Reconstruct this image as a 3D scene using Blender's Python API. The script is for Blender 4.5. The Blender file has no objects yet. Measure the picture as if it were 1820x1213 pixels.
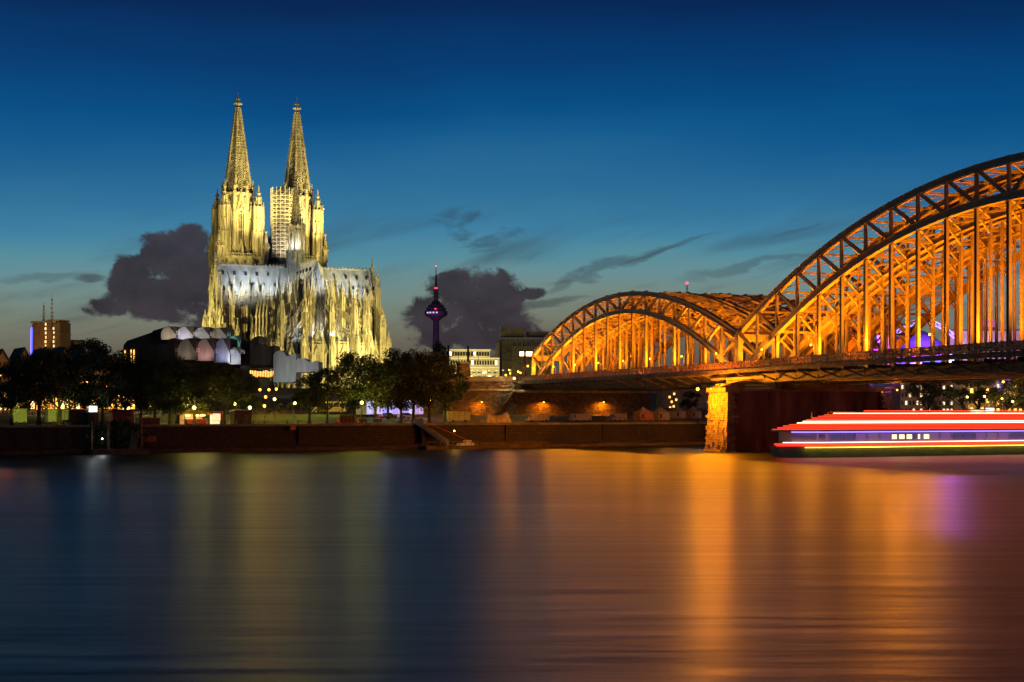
import bpy, math, random
from mathutils import Vector, Matrix
R = math.radians
rnd = random.Random(7)
sc = bpy.context.scene
col = sc.collection

# ------------------------------------------------------------------ camera
F = 2600.0; CX = 910.0; HY = 733.0; CZ = 8.1      # focal length, principal column, horizon row (photo pixels), eye height
cam = bpy.data.cameras.new('camera'); co = bpy.data.objects.new('camera', cam); col.objects.link(co)
co.location = (0, 0, CZ); co.rotation_euler = (R(90), 0, 0)
cam.sensor_width = 36; cam.lens = F / 1820 * 36; cam.shift_y = (HY - 606.5) / 1820
cam.clip_start = 0.5; cam.clip_end = 20000
sc.camera = co
sc.view_settings.view_transform = 'Standard'; sc.view_settings.look = 'None'
sc.view_settings.exposure = 0.0; sc.view_settings.gamma = 1.0
cy = sc.cycles
cy.use_denoising = True; cy.use_adaptive_sampling = False; cy.denoising_prefilter = "NONE"; cy.max_bounces = 5; cy.diffuse_bounces = 1; cy.glossy_bounces = 3
cy.transparent_max_bounces = 4; cy.sample_clamp_indirect = 4.0; cy.sample_clamp_direct = 30.0
cy.caustics_reflective = False; cy.caustics_refractive = False

def lin(c):
    return tuple(((v / 255) / 12.92 if v / 255 <= .04045 else ((v / 255 + .055) / 1.055) ** 2.4) for v in c)

# ------------------------------------------------------------------ sky (dusk)
world = bpy.data.worlds.new('World'); sc.world = world; world.use_nodes = True
nt = world.node_tree; nt.nodes.clear()
class NB:
    def __init__(s, nt): s.nt = nt
    def n(s, t, **k):
        nd = s.nt.nodes.new(t)
        for a, b in k.items(): setattr(nd, a, b)
        return nd
    def put(s, sock, v):
        if isinstance(v, bpy.types.NodeSocket): s.nt.links.new(v, sock)
        else: sock.default_value = v
    def m(s, op, a, b=None, c=None, clamp=False):
        nd = s.n('ShaderNodeMath', operation=op, use_clamp=clamp)
        s.put(nd.inputs[0], a)
        if b is not None: s.put(nd.inputs[1], b)
        if c is not None: s.put(nd.inputs[2], c)
        return nd.outputs[0]
    def mix(s, f, a, b, typ='MIX'):
        nd = s.n('ShaderNodeMix', data_type='RGBA', blend_type=typ)
        s.put(nd.inputs[0], f); s.put(nd.inputs[6], a); s.put(nd.inputs[7], b)
        return nd.outputs[2]
    def noise(s, vec, scale, detail=4, rough=.55, dist=0):
        nd = s.n('ShaderNodeTexNoise'); s.put(nd.inputs['Vector'], vec)
        nd.inputs['Scale'].default_value = scale; nd.inputs['Detail'].default_value = detail
        nd.inputs['Roughness'].default_value = rough; nd.inputs['Distortion'].default_value = dist
        return nd.outputs[0]
    def vec(s, x, y, z):
        nd = s.n('ShaderNodeCombineXYZ'); s.put(nd.inputs[0], x); s.put(nd.inputs[1], y); s.put(nd.inputs[2], z)
        return nd.outputs[0]
    def ramp(s, f, stops, interp='LINEAR'):
        nd = s.n('ShaderNodeValToRGB'); nd.color_ramp.interpolation = interp
        e = nd.color_ramp.elements
        while len(e) > 1: e.remove(e[-1])
        e[0].position = stops[0][0]; e[0].color = (*stops[0][1], 1)
        for p, c in stops[1:]:
            x = e.new(p); x.color = (*c, 1)
        s.put(nd.inputs[0], f); return nd.outputs[0]
    def smooth(s, v, a, b):
        nd = s.n('ShaderNodeMapRange', interpolation_type='SMOOTHSTEP'); s.put(nd.inputs[0], v)
        nd.inputs[1].default_value = a; nd.inputs[2].default_value = b
        return nd.outputs[0]
def azel(px, py):
    a = math.atan((px - CX) / F); return a, math.atan((HY - py) / F * math.cos(a))
b = NB(nt)
tc = b.n('ShaderNodeTexCoord'); sep = b.n('ShaderNodeSeparateXYZ'); nt.links.new(tc.outputs['Generated'], sep.inputs[0])
AZ = b.m('ARCTAN2', sep.outputs[0], sep.outputs[1]); EL = b.m('ARCSINE', sep.outputs[2])
wob = b.noise(b.vec(b.m('MULTIPLY', AZ, 2.2), b.m('MULTIPLY', EL, 9), 1.7), 1.6, 3)
EL2 = b.m('ADD', EL, b.m('MULTIPLY', b.m('SUBTRACT', wob, .5), .045))
# the sky is a shade darker and bluer towards the right-hand (northern) side
EL2 = b.m('ADD', EL2, b.m('MULTIPLY', b.m('ABSOLUTE', b.m('ADD', AZ, .02)), .035))
SK = [(733, (66, 62, 56)), (640, (86, 80, 72)), (597, (104, 101, 88)), (562, (116, 122, 108)), (522, (114, 136, 130)), (480, (102, 141, 147)), (440, (82, 139, 156)),
      (395, (62, 127, 160)), (345, (45, 112, 153)), (295, (33, 101, 147)), (245, (15, 89, 141)), (190, (0, 77, 132)), (100, (0, 58, 112)), (0, (2, 38, 86)), (-250, (1, 12, 32)), (-900, (1, 4, 12))]
grad = b.ramp(b.m('MULTIPLY', EL2, 1 / .62, clamp=True), [(max(0, azel(910, y)[1] / .62), lin(c)) for y, c in SK])
# thin streaks
sv = b.vec(b.m('ADD', b.m('MULTIPLY', AZ, 5), 0), b.m('SUBTRACT', b.m('MULTIPLY', EL, 34), b.m('MULTIPLY', AZ, 9)), .3)
st = b.smooth(b.noise(sv, 1.3, 5, .5, .4), .5, .75)
band = b.m('MULTIPLY', b.smooth(EL, .015, .06), b.m('SUBTRACT', 1, b.smooth(EL, .085, .16)))
sky = b.mix(b.m('MULTIPLY', b.m('MULTIPLY', st, band), .62), grad, (*lin((50, 54, 66)), 1))
for px, py, w, h, an, k in ((1090, 470, 150, 12, 17, .5), (960, 545, 110, 9, 12, .6), (1330, 470, 150, 11, 11, .4), (1180, 445, 110, 5, 18, .45), (80, 492, 110, 9, 2, .35), (160, 496, 34, 6, 0, .7), (1010, 500, 60, 10, 30, .4), (1420, 410, 60, 4, 14, .3)):
    a, e = azel(px, py); ca, sa = math.cos(R(an)), math.sin(R(an)); x_ = b.m('MULTIPLY', b.m('SUBTRACT', AZ, a), F); y_ = b.m('MULTIPLY', b.m('SUBTRACT', EL, e), F)
    u = b.m('DIVIDE', b.m('ADD', b.m('MULTIPLY', x_, ca), b.m('MULTIPLY', y_, sa)), w); v = b.m('DIVIDE', b.m('SUBTRACT', b.m('MULTIPLY', y_, ca), b.m('MULTIPLY', x_, sa)), h)
    v = b.m('ADD', v, b.m('MULTIPLY', b.m('SUBTRACT', b.noise(b.vec(b.m('MULTIPLY', AZ, 26), b.m('MULTIPLY', EL, 60), px * .01), 1.0, 4, .55), .5), 5))
    d = b.m('SUBTRACT', 1.0, b.m('ADD', b.m('MULTIPLY', u, u), b.m('MULTIPLY', v, v)))
    sky = b.mix(b.m('MULTIPLY', b.smooth(d, 0, 1), k), sky, (*lin((54, 64, 74)), 1))
# the dark cumulus banks: (column, row, half width, half height)
CL = [(330, 440, 42, 36), (285, 458, 40, 40), (352, 500, 62, 70), (420, 520, 80, 75), (240, 480, 40, 32), (262, 525, 70, 40), (196, 548, 44, 16), (215, 505, 26, 22),
      (300, 545, 70, 26), (392, 580, 60, 34), (460, 470, 30, 45),
      (812, 515, 48, 32), (868, 512, 44, 34), (902, 528, 34, 40), (858, 560, 86, 46), (772, 566, 50, 36), (945, 522, 24, 12), (905, 580, 40, 34), (850, 598, 110, 22),
      ]
cm = None
for px, py, w, h in CL:
    a, e = azel(px, py)
    u = b.m('MULTIPLY', b.m('SUBTRACT', AZ, a), F / w); v = b.m('MULTIPLY', b.m('SUBTRACT', EL, e), F / h)
    d = b.m('SUBTRACT', 1.0, b.m('ADD', b.m('MULTIPLY', u, u), b.m('MULTIPLY', v, v)))
    
    cm = d if cm is None else b.m('SMOOTH_MAX', cm, d, .25)
cn = b.noise(b.vec(b.m('MULTIPLY', AZ, 62), b.m('MULTIPLY', EL, 78), 2.3), 1.0, 8, .62, .5)
bil = b.noise(b.vec(b.m('MULTIPLY', AZ, 110), b.m('MULTIPLY', EL, 120), 9), 1.0, 3, .5)
bil = b.m('SUBTRACT', .5, b.m('ABSOLUTE', b.m('SUBTRACT', b.m('MULTIPLY', bil, 2.4), 1.2)))
cd = b.m('ADD', b.m('ADD', b.m('MAXIMUM', b.m('MULTIPLY', cm, 1.2), -2.0), b.m('MULTIPLY', bil, .5)), b.m('MULTIPLY', b.m('SUBTRACT', cn, .5), 4.6))
cmask = b.smooth(cd, -.4, .7)
shade = b.noise(b.vec(b.m('MULTIPLY', AZ, 30), b.m('MULTIPLY', EL, 45), 4), 1.0, 5, .55)
ccol = b.ramp(shade, [(.3, lin((42, 38, 48))), (.7, lin((62, 57, 66)))])
wm_ = None                                         # two faint smoky wisps above the second bank
for px, py, w, h in ((850, 425, 62, 26), (815, 385, 60, 22), (905, 415, 40, 14)):
    a, e = azel(px, py); u = b.m('MULTIPLY', b.m('SUBTRACT', AZ, a), F / w); v = b.m('MULTIPLY', b.m('SUBTRACT', EL, e), F / h)
    d = b.m('SUBTRACT', 1.0, b.m('ADD', b.m('MULTIPLY', u, u), b.m('MULTIPLY', v, v))); wm_ = d if wm_ is None else b.m('SMOOTH_MAX', wm_, d, .4)
wn = b.noise(b.vec(b.m('ADD', b.m('MULTIPLY', AZ, 34), b.m('MULTIPLY', EL, 30)), b.m('SUBTRACT', b.m('MULTIPLY', EL, 90), b.m('MULTIPLY', AZ, 20)), 7), 1.0, 6, .6, .6)
wisp = b.smooth(b.m('ADD', wm_, b.m('MULTIPLY', b.m('SUBTRACT', wn, .55), 4.5)), 0, 1.2)
sky = b.mix(b.m('MULTIPLY', wisp, .55), sky, (*lin((46, 62, 82)), 1))
sky = b.mix(b.m('MULTIPLY', cmask, .97), sky, ccol)
low = b.n('ShaderNodeTexSky', sky_type='NISHITA', sun_disc=False, sun_elevation=R(-4), sun_rotation=R(-25))
sky = b.mix(1.0, sky, b.mix(.03, (0, 0, 0, 1), low.outputs[0]), 'ADD')
bg = b.n('ShaderNodeBackground'); nt.links.new(sky, bg.inputs[0]); bg.inputs[1].default_value = 1.0
ow = b.n('ShaderNodeOutputWorld'); nt.links.new(bg.outputs[0], ow.inputs[0])
world.cycles.sampling_method = 'MANUAL'; world.cycles.sample_map_resolution = 512

# ------------------------------------------------------------------ materials
MATS = {}
def mat(name, c, rough=.7, var=.25, scale=1.0, bump=0.0, metal=0.0, spec=.4, streak=False, c2=None, sheen=None):
    if name in MATS: return MATS[name]
    m = bpy.data.materials.new(name); m.use_nodes = True; n = NB(m.node_tree)
    p = m.node_tree.nodes['Principled BSDF']
    t = n.n('ShaderNodeTexCoord').outputs['Object']
    if streak:
        mp = n.n('ShaderNodeMapping'); mp.inputs['Scale'].default_value = (1, 1, .16); m.node_tree.links.new(t, mp.inputs[0]); tv = mp.outputs[0]
    else: tv = t
    f = n.noise(tv, scale, 5, .6)
    c2 = c2 or tuple(v * (1 - var * 1.6) for v in c)
    c1 = tuple(min(1, v * (1 + var * .6)) for v in c)
    colr = n.ramp(f, [(.32, c2), (.66, c1)])
    m.node_tree.links.new(colr, p.inputs['Base Color'])
    p.inputs['Roughness'].default_value = rough; p.inputs['Metallic'].default_value = metal
    p.inputs['Specular IOR Level'].default_value = spec
    if bump:
        bp = n.n('ShaderNodeBump'); bp.inputs['Strength'].default_value = bump; bp.inputs['Distance'].default_value = .3
        m.node_tree.links.new(n.noise(t, scale * 3, 4, .6), bp.inputs['Height']); m.node_tree.links.new(bp.outputs[0], p.inputs['Normal'])
    MATS[name] = m; return m
def emit(name, c, s):
    if name in MATS: return MATS[name]
    m = bpy.data.materials.new(name); m.use_nodes = True
    p = m.node_tree.nodes['Principled BSDF']
    p.inputs['Base Color'].default_value = (*[v * .5 for v in c], 1); p.inputs['Emission Color'].default_value = (*c, 1); p.inputs['Emission Strength'].default_value = s
    m.cycles.emission_sampling = 'NONE'
    MATS[name] = m; return m
def brick_mat(name, c1, c2, cm, sx, sz, bump=.8):
    m = bpy.data.materials.new(name); m.use_nodes = True; n = NB(m.node_tree); p = m.node_tree.nodes['Principled BSDF']
    t = n.n('ShaderNodeTexCoord'); s = n.n('ShaderNodeSeparateXYZ'); m.node_tree.links.new(t.outputs['Object'], s.inputs[0])
    v = n.vec(n.m('ADD', s.outputs[0], n.m('MULTIPLY', s.outputs[1], .97)), s.outputs[2], 0)
    bk = n.n('ShaderNodeTexBrick'); m.node_tree.links.new(v, bk.inputs['Vector'])
    bk.inputs['Color1'].default_value = (*c1, 1); bk.inputs['Color2'].default_value = (*c2, 1); bk.inputs['Mortar'].default_value = (*cm, 1)
    bk.inputs['Scale'].default_value = 1; bk.inputs['Brick Width'].default_value = sx; bk.inputs['Row Height'].default_value = sz
    bk.inputs['Mortar Size'].default_value = .07 * sz / .5; bk.inputs['Mortar Smooth'].default_value = .4
    ns = n.noise(t.outputs['Object'], 1.4, 5)
    cc = n.mix(n.smooth(ns, .3, .7), bk.outputs[0], n.mix(.75, bk.outputs[0], (.02, .015, .01, 1)))
    m.node_tree.links.new(cc, p.inputs['Base Color']); p.inputs['Roughness'].default_value = .85
    bp = n.n('ShaderNodeBump'); bp.inputs['Strength'].default_value = bump; bp.inputs['Distance'].default_value = .35
    h = n.m('SUBTRACT', n.m('MULTIPLY', ns, .7), bk.outputs['Fac'])
    m.node_tree.links.new(h, bp.inputs['Height']); m.node_tree.links.new(bp.outputs[0], p.inputs['Normal'])
    MATS[name] = m; return m

stone = mat('cathedral_stone', (.42, .38, .30), .85, .45, .9, .6, streak=True, c2=(.20, .18, .14))
stone_d = mat('tower_stone', (.40, .35, .26), .85, .5, .9, .6, streak=True, c2=(.17, .15, .11))
lead = mat('lead_roof', (.50, .53, .55), .55, .3, .22, .1, streak=True)
darkglass = mat('window_glass', (.03, .035, .04), .15, .4, .8)
brownglass = mat('amber_glow_glass', (.22, .12, .04), .4, .3, .8)  # amber tint puts a warm interior glow into the glass colour
steel = mat('bridge_steel', (.22, .185, .14), .55, .15, .5, .05, c2=(.15, .125, .095))
steel_d = mat('bridge_girder', (.11, .085, .07), .6, .4, .8, .2)
concrete = mat('concrete', (.25, .23, .20), .85, .3, .5, .3)
darkstone = brick_mat('quay_stone', (.075, .042, .03), (.055, .032, .022), (.028, .016, .012), 1.6, .6, .6)
masonry = brick_mat('abutment_masonry', (.24, .15, .095), (.14, .08, .05), (.04, .025, .016), 1.1, .5, 1.0)
bark = mat('bark', (.06, .05, .038), .9, .4, 2, .5)
leaf = [mat('leaf_a', (.055, .08, .02), .65, .5, .6), mat('leaf_b', (.07, .08, .024), .65, .5, .6), mat('leaf_c', (.045, .072, .024), .65, .5, .6)]
leaf_y = mat('leaf_lit', (.07, .11, .025), .65, .4, .6)
zinc = mat('zinc_cladding', (.42, .42, .43), .5, .2, .5, .1, streak=True)
zinc_d = mat('brown_cladding', (.075, .055, .042), .6, .3, .4, .1, streak=True)
white = mat('white_paint', (.75, .75, .72), .5, .12, .8)
cream = mat('cream_render', (.55, .50, .36), .8, .15, .4)
black = mat('dark_metal', (.025, .025, .027), .5, .3, 2)
asphalt = mat('asphalt', (.05, .048, .046), .9, .3, .6, .2)
gravel = mat('gravel', (.25, .22, .15), .95, .3, .5, .3)
grass = mat('grass', (.10, .145, .03), .95, .4, .8, .5)
wood = mat('dark_wood', (.08, .045, .03), .7, .35, 1.5, .2)
redp = mat('red_paint', (.38, .03, .02), .5, .2, 1)
orangep = mat('orange_plastic', (.7, .16, .03), .5, .15, 1)
bluep = mat('blue_paint', (.05, .08, .35), .45, .2, 1)
roofdark = mat('slate_roof', (.03, .028, .03), .7, .35, .8, .2)
brownb = mat('brown_render', (.17, .11, .065), .8, .25, .3)
canvas = mat('canvas', (.55, .42, .30), .8, .2, .7, .2)
ycanvas = mat('yellow_canvas', (.75, .45, .08), .7, .15, .7)
greenbox = mat('pale_green_panel', (.42, .45, .22), .7, .2, .6)
tvcon = mat('tower_concrete', (.24, .14, .13), .8, .2, .05)
E_warm = emit('lamp_warm', (1, .68, .16), 8); E_green = emit('lamp_green', (1, .88, .14), 9); E_or = emit('lamp_orange', (1, .42, .035), 8)
E_white = emit('lamp_white', (.9, .95, 1), 8); E_win = emit('window_warm', (1, .50, .10), 2.6); E_win2 = emit('window_yellow', (1, .85, .35), 2.2)
E_winw = emit('window_pale', (1, .90, .66), 2.2); E_red = emit('red_light', (1, .025, .01), 3.2); E_redb = emit('red_beacon', (1, .02, .05), 10)
E_viol = emit('violet_light', (.35, .22, 1), 2.0); E_blue = emit('blue_light', (.06, .10, 1), 2.2); E_wstrip = emit('white_strip', (1, .85, .6), 3.0)
E_purp = emit('purple_glow', (.42, .08, .9), .9); E_vioband = emit('violet_window', (.34, .15, .42), .42)

# ------------------------------------------------------------------ mesh and object helpers
class MB:
    def __init__(s): s.v = []; s.f = []
    def quad(s, *p):
        k = len(s.v); s.v += [tuple(q) for q in p]; s.f.append(tuple(range(k, k + len(p))))
    def hexa(s, p):   # 8 corners: bottom 4 ccw, top 4
        k = len(s.v); s.v += [tuple(q) for q in p]
        for a in ((3, 2, 1, 0), (4, 5, 6, 7), (0, 1, 5, 4), (1, 2, 6, 5), (2, 3, 7, 6), (3, 0, 4, 7)): s.f.append(tuple(k + i for i in a))
    def box(s, x, y, z0, sx, sy, h, rot=0, top=1.0):
        c, n = math.cos(rot), math.sin(rot); pts = []
        for zz, t in ((z0, 1), (z0 + h, top)):
            for a, e in ((-1, -1), (1, -1), (1, 1), (-1, 1)):
                u, w = a * sx / 2 * t, e * sy / 2 * t; pts.append((x + u * c - w * n, y + u * n + w * c, zz))
        s.hexa(pts)
    def fr(s, x, y, z0, r0, z1, r1, n=8, rot=0, cap=True):
        k = len(s.v)
        for zz, r in ((z0, r0), (z1, r1)):
            for i in range(n):
                a = rot + 2 * math.pi * i / n; s.v.append((x + r * math.cos(a), y + r * math.sin(a), zz))
        for i in range(n):
            j = (i + 1) % n; s.f.append((k + i, k + j, k + n + j, k + n + i))
        if cap:
            s.f.append(tuple(k + n - 1 - i for i in range(n)))
            if r1 > 1e-4: s.f.append(tuple(k + n + i for i in range(n)))
    def beam(s, p0, p1, w, h, up=(0, 0, 1)):
        p0 = Vector(p0); p1 = Vector(p1); d = (p1 - p0)
        if d.length < 1e-6: return
        d.normalize(); u = Vector(up)
        if abs(d.dot(u)) > .99: u = Vector((0, 1, 0))
        sd = d.cross(u).normalized(); u = sd.cross(d)
        pts = []
        for p in (p0, p1):
            for a, e in ((-1, -1), (1, -1), (1, 1), (-1, 1)): pts.append(p + sd * (a * w / 2) + u * (e * h / 2))
        s.hexa(pts)
    def prism(s, poly, z0, z1):
        n = len(poly); k = len(s.v)
        for z in (z0, z1): s.v += [(p[0], p[1], z) for p in poly]
        for i in range(n):
            j = (i + 1) % n; s.f.append((k + i, k + j, k + n + j, k + n + i))
        s.f.append(tuple(k + n - 1 - i for i in range(n))); s.f.append(tuple(k + n + i for i in range(n)))
    def extr(s, prof, o, ax, up, dirv, depth):   # profile in plane (ax, up), extruded along dirv
        o = Vector(o); ax = Vector(ax); up = Vector(up); dv = Vector(dirv); n = len(prof); k = len(s.v)
        for d in (0, depth): s.v += [tuple(o + ax * a + up * e + dv * d) for a, e in prof]
        for i in range(n):
            j = (i + 1) % n; s.f.append((k + i, k + j, k + n + j, k + n + i))
        s.f.append(tuple(k + n - 1 - i for i in range(n))); s.f.append(tuple(k + n + i for i in range(n)))
    def tube(s, pts, r, n=6, r1=None):
        k0 = len(s.v); m = len(pts); P = [Vector(p) for p in pts]
        for i in range(m):
            d = (P[min(i + 1, m - 1)] - P[max(i - 1, 0)]).normalized()
            u = Vector((0, 0, 1)) if abs(d.z) < .95 else Vector((1, 0, 0)); a = d.cross(u).normalized(); e = a.cross(d)
            rr = r if r1 is None else r + (r1 - r) * i / max(1, m - 1)
            for j in range(n):
                t = 2 * math.pi * j / n; s.v.append(tuple(P[i] + a * (rr * math.cos(t)) + e * (rr * math.sin(t))))
        for i in range(m - 1):
            for j in range(n):
                q = (j + 1) % n; s.f.append((k0 + i * n + j, k0 + i * n + q, k0 + (i + 1) * n + q, k0 + (i + 1) * n + j))
    def ball(s, x, y, z, r, n=8, m=5, sz=1):
        for i in range(m):
            a0 = -math.pi / 2 + math.pi * i / m; a1 = -math.pi / 2 + math.pi * (i + 1) / m
            s.fr(x, y, z + r * sz * math.sin(a0), max(1e-4, r * math.cos(a0)), z + r * sz * math.sin(a1), max(1e-4, r * math.cos(a1)), n, cap=False)
    def build(s, name, m, parent=None, smooth=False, label=None):
        me = bpy.data.meshes.new(name); me.from_pydata(s.v, [], s.f); me.materials.append(m); me.update()
        if smooth: me.polygons.foreach_set('use_smooth', [True] * len(me.polygons))
        o = bpy.data.objects.new(name, me); col.objects.link(o); o.parent = parent
        if label: o['label'] = label
        return o
def tag(o, label=None, cat=None, group=None, kind=None):
    if label: o['label'] = label
    if cat: o['category'] = cat
    if group: o['group'] = group
    if kind: o['kind'] = kind
    return o
def thing(name, loc, rz, label, cat, group=None):
    o = bpy.data.objects.new(name, None); col.objects.link(o); o.location = loc; o.rotation_euler = (0, 0, rz); o.empty_display_size = .5
    return tag(o, label, cat, group)
def copy_tree(o, parent=None):
    c = o.copy(); col.objects.link(c)
    if parent: c.parent = parent
    for ch in list(o.children): copy_tree(ch, c)
    return c
LAMPS = 0
def light(loc, power, c, kind='POINT', target=None, size=60, blend=.6, radius=.3, parent=None):
    l = bpy.data.lights.new('lamp_light', kind); l.energy = power; l.color = c; l.shadow_soft_size = radius
    if kind == 'SPOT': l.spot_size = R(size); l.spot_blend = blend
    o = bpy.data.objects.new('lamp_light', l); col.objects.link(o); o.location = loc
    if target is not None: o.rotation_euler = (Vector(target) - Vector(loc)).to_track_quat('-Z', 'Y').to_euler()
    if parent: o.parent = parent
    return o

# pixel column / row / distance -> a point in the place
def at(px, py, Y): return Vector(((px - CX) / F * Y, Y, CZ + (HY - py) / F * Y))
# the quay line and the ground behind it
P0 = Vector((-97, 277)); Q = Vector((.855, .518)).normalized(); NI = Vector((-Q.y, Q.x)); QA = math.atan2(Q.y, Q.x)
PROF = [(0, 5.6), (26, 5.6), (34, 6.3), (70, 7.6), (200, 11), (290, 18.3), (5000, 18.3)]
def gzb(bb):
    for (b0, z0), (b1, z1) in zip(PROF, PROF[1:]):
        if bb <= b1: return z0 + (z1 - z0) * max(0, bb - b0) / (b1 - b0)
    return 18.3
def inland(x, y): return (Vector((x, y)) - P0).dot(NI)
def gz(x, y): return gzb(inland(x, y))
def onb(px, bb):
    k = (px - CX) / F
    Y = (bb + P0.dot(NI)) / (NI.y + NI.x * k)
    return Vector((k * Y, Y, gzb(bb)))
def qpt(a, bb, z): p = P0 + Q * a + NI * bb; return (p.x, p.y, z)

# ------------------------------------------------------------------ setting: river, ground, quay
wm = bpy.data.materials.new('river_water'); wm.use_nodes = True; n = NB(wm.node_tree); p = wm.node_tree.nodes['Principled BSDF']
p.inputs['Base Color'].default_value = (.004, .010, .018, 1); p.inputs['IOR'].default_value = 1.36; p.inputs['Specular IOR Level'].default_value = .6
geo = n.n('ShaderNodeNewGeometry').outputs['Position']
mp = n.n('ShaderNodeMapping'); mp.inputs['Scale'].default_value = (.10, .42, .2); mp.inputs['Rotation'].default_value = (0, 0, R(-12)); wm.node_tree.links.new(geo, mp.inputs[0])
mp2 = n.n('ShaderNodeMapping'); mp2.inputs['Scale'].default_value = (.010, .05, .05); mp2.inputs['Rotation'].default_value = (0, 0, R(-15)); wm.node_tree.links.new(geo, mp2.inputs[0])
big = n.noise(mp2.outputs[0], 1.0, 4, .5)
mp3 = n.n('ShaderNodeMapping'); mp3.inputs['Scale'].default_value = (.035, .62, .2); mp3.inputs['Rotation'].default_value = (0, 0, R(-4)); wm.node_tree.links.new(geo, mp3.inputs[0])
rip = n.noise(mp3.outputs[0], 1.0, 4, .6, .3)
wm.node_tree.links.new(n.m('ADD', .215, n.m('ADD', n.m('MULTIPLY', big, .12), n.m('MULTIPLY', rip, .20))), p.inputs['Roughness'])
bp = n.n('ShaderNodeBump'); sy3 = n.n('ShaderNodeSeparateXYZ'); wm.node_tree.links.new(geo, sy3.inputs[0]); wm.node_tree.links.new(n.m('MULTIPLY', n.m('SUBTRACT', 1, n.smooth(sy3.outputs[1], 45, 120)), .16), bp.inputs['Strength']); bp.inputs['Distance'].default_value = .5
wm.node_tree.links.new(n.noise(mp.outputs[0], 1.0, 2, .5), bp.inputs['Height']); wm.node_tree.links.new(bp.outputs[0], p.inputs['Normal'])
w = MB(); w.quad((-3000, -250, 0), (3000, -250, 0), (3000, 2400, 0), (-3000, 2400, 0))
tag(w.build('river_water', wm), 'wide river with coloured light reflections', kind='structure')

g = MB()
A = list(range(-1600, 3001, 50)); B = [0, 26, 34, 70, 120, 200, 290, 400, 700, 1500, 3000, 5000]
for i in range(len(A) - 1):
    for j in range(len(B) - 1):
        g.quad(qpt(A[i], B[j], gzb(B[j])), qpt(A[i + 1], B[j], gzb(B[j])), qpt(A[i + 1], B[j + 1], gzb(B[j + 1])), qpt(A[i], B[j + 1], gzb(B[j + 1])))
tag(g.build('ground', gravel), 'gravel riverside ground rising to the old town', kind='structure')
g = MB()
for a0, a1, b0, b1 in ((40, 106, 27, 66), (-40, 38, 27, 60), (0, 96, 88, 150)):
    B = sorted({b0, b1} | {v for v, _ in PROF if b0 < v < b1})
    for x, y in zip(B, B[1:]): g.quad(qpt(a0, x, gzb(x) + .05), qpt(a1, x, gzb(x) + .05), qpt(a1, y, gzb(y) + .05), qpt(a0, y, gzb(y) + .05))
tag(g.build('lawn', grass), 'sloping lawns behind the promenade', kind='structure')
g = MB(); B = [67, 70, 87]
for x, y in zip(B, B[1:]): g.quad(qpt(-300, x, gzb(x) + .03), qpt(400, x, gzb(x) + .03), qpt(400, y, gzb(y) + .03), qpt(-300, y, gzb(y) + .03))
tag(g.build('road', asphalt), 'dark riverside road behind the lawns', kind='structure')

qw = thing('quay_wall', qpt(0, 0, 0), QA, 'long dark stone quay wall along the river with a stepped foot', 'wall')
m = MB(); m.hexa([(-1500, -.0, -2), (2800, -.0, -2), (2800, 3, -2), (-1500, 3, -2), (-1500, .5, 5.2), (2800, .5, 5.2), (2800, 3, 5.2), (-1500, 3, 5.2)])
for a in (20.5, 61, 112, 139): m.box(a, .1, 0, .5, .5, 5.2)
m.build('wall', darkstone, qw)
m = MB(); m.hexa([(-1500, .25, 5.2), (2800, .25, 5.2), (2800, 3.2, 5.2), (-1500, 3.2, 5.2), (-1500, .25, 5.64), (2800, .25, 5.64), (2800, 3.2, 5.64), (-1500, 3.2, 5.64)])
m.build('coping', concrete, qw)
m = MB(); m.hexa([(-1500, -3.2, -1), (2800, -3.2, -1), (2800, .3, -1), (-1500, .3, -1), (-1500, -2.2, .75), (2800, -2.2, .75), (2800, .3, 1.3), (-1500, .3, 1.3)])
m.build('footing', mat('footing_stone', (.10, .065, .045), .9, .35, .5, .4), qw)

# ------------------------------------------------------------------ cathedral (local x = north, y = west, z up from its floor)
TH = R(23)
cath = thing('cathedral', (-106.7, 722, 18.3), TH, 'floodlit gothic cathedral with two tall openwork spires and pale lead roofs', 'cathedral')
def crockets(mb, p0, p1, step, s):
    p0 = Vector(p0); p1 = Vector(p1); L = (p1 - p0).length; k = max(1, int(L / step))
    for i in range(k):
        q = p0.lerp(p1, (i + .5) / k); mb.box(q.x, q.y, q.z - s / 2, s, s, s, .78)
def pinnacle(mb, x, y, z, w, h, rot=0):
    hb = h * .42
    mb.box(x, y, z, w, w, hb, rot); mb.box(x, y, z + hb * .9, w * 1.35, w * 1.35, hb * .12, rot)
    c, s_ = math.cos(rot), math.sin(rot)
    for dx, dy in ((1, 0), (-1, 0), (0, 1), (0, -1)):   # small gablets round the foot of the spirelet
        gx, gy = x + (dx * c - dy * s_) * w * .55, y + (dx * s_ + dy * c) * w * .55
        mb.fr(gx, gy, z + hb, w * .42, z + hb + w * 1.1, 0.0, 4, rot)
    mb.fr(x, y, z + hb, w * .62, z + h * .96, w * .05, 4, rot + .785)
    mb.box(x, y, z + h * .9, w * .42, w * .42, h * .035, rot)
    if h > 7:
        for i in range(4):
            a = rot + .785 + i * math.pi / 2
            crockets(mb, (x + math.cos(a) * w * .6, y + math.sin(a) * w * .6, z + hb), (x, y, z + h * .92), 1.3, w * .22)
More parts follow.
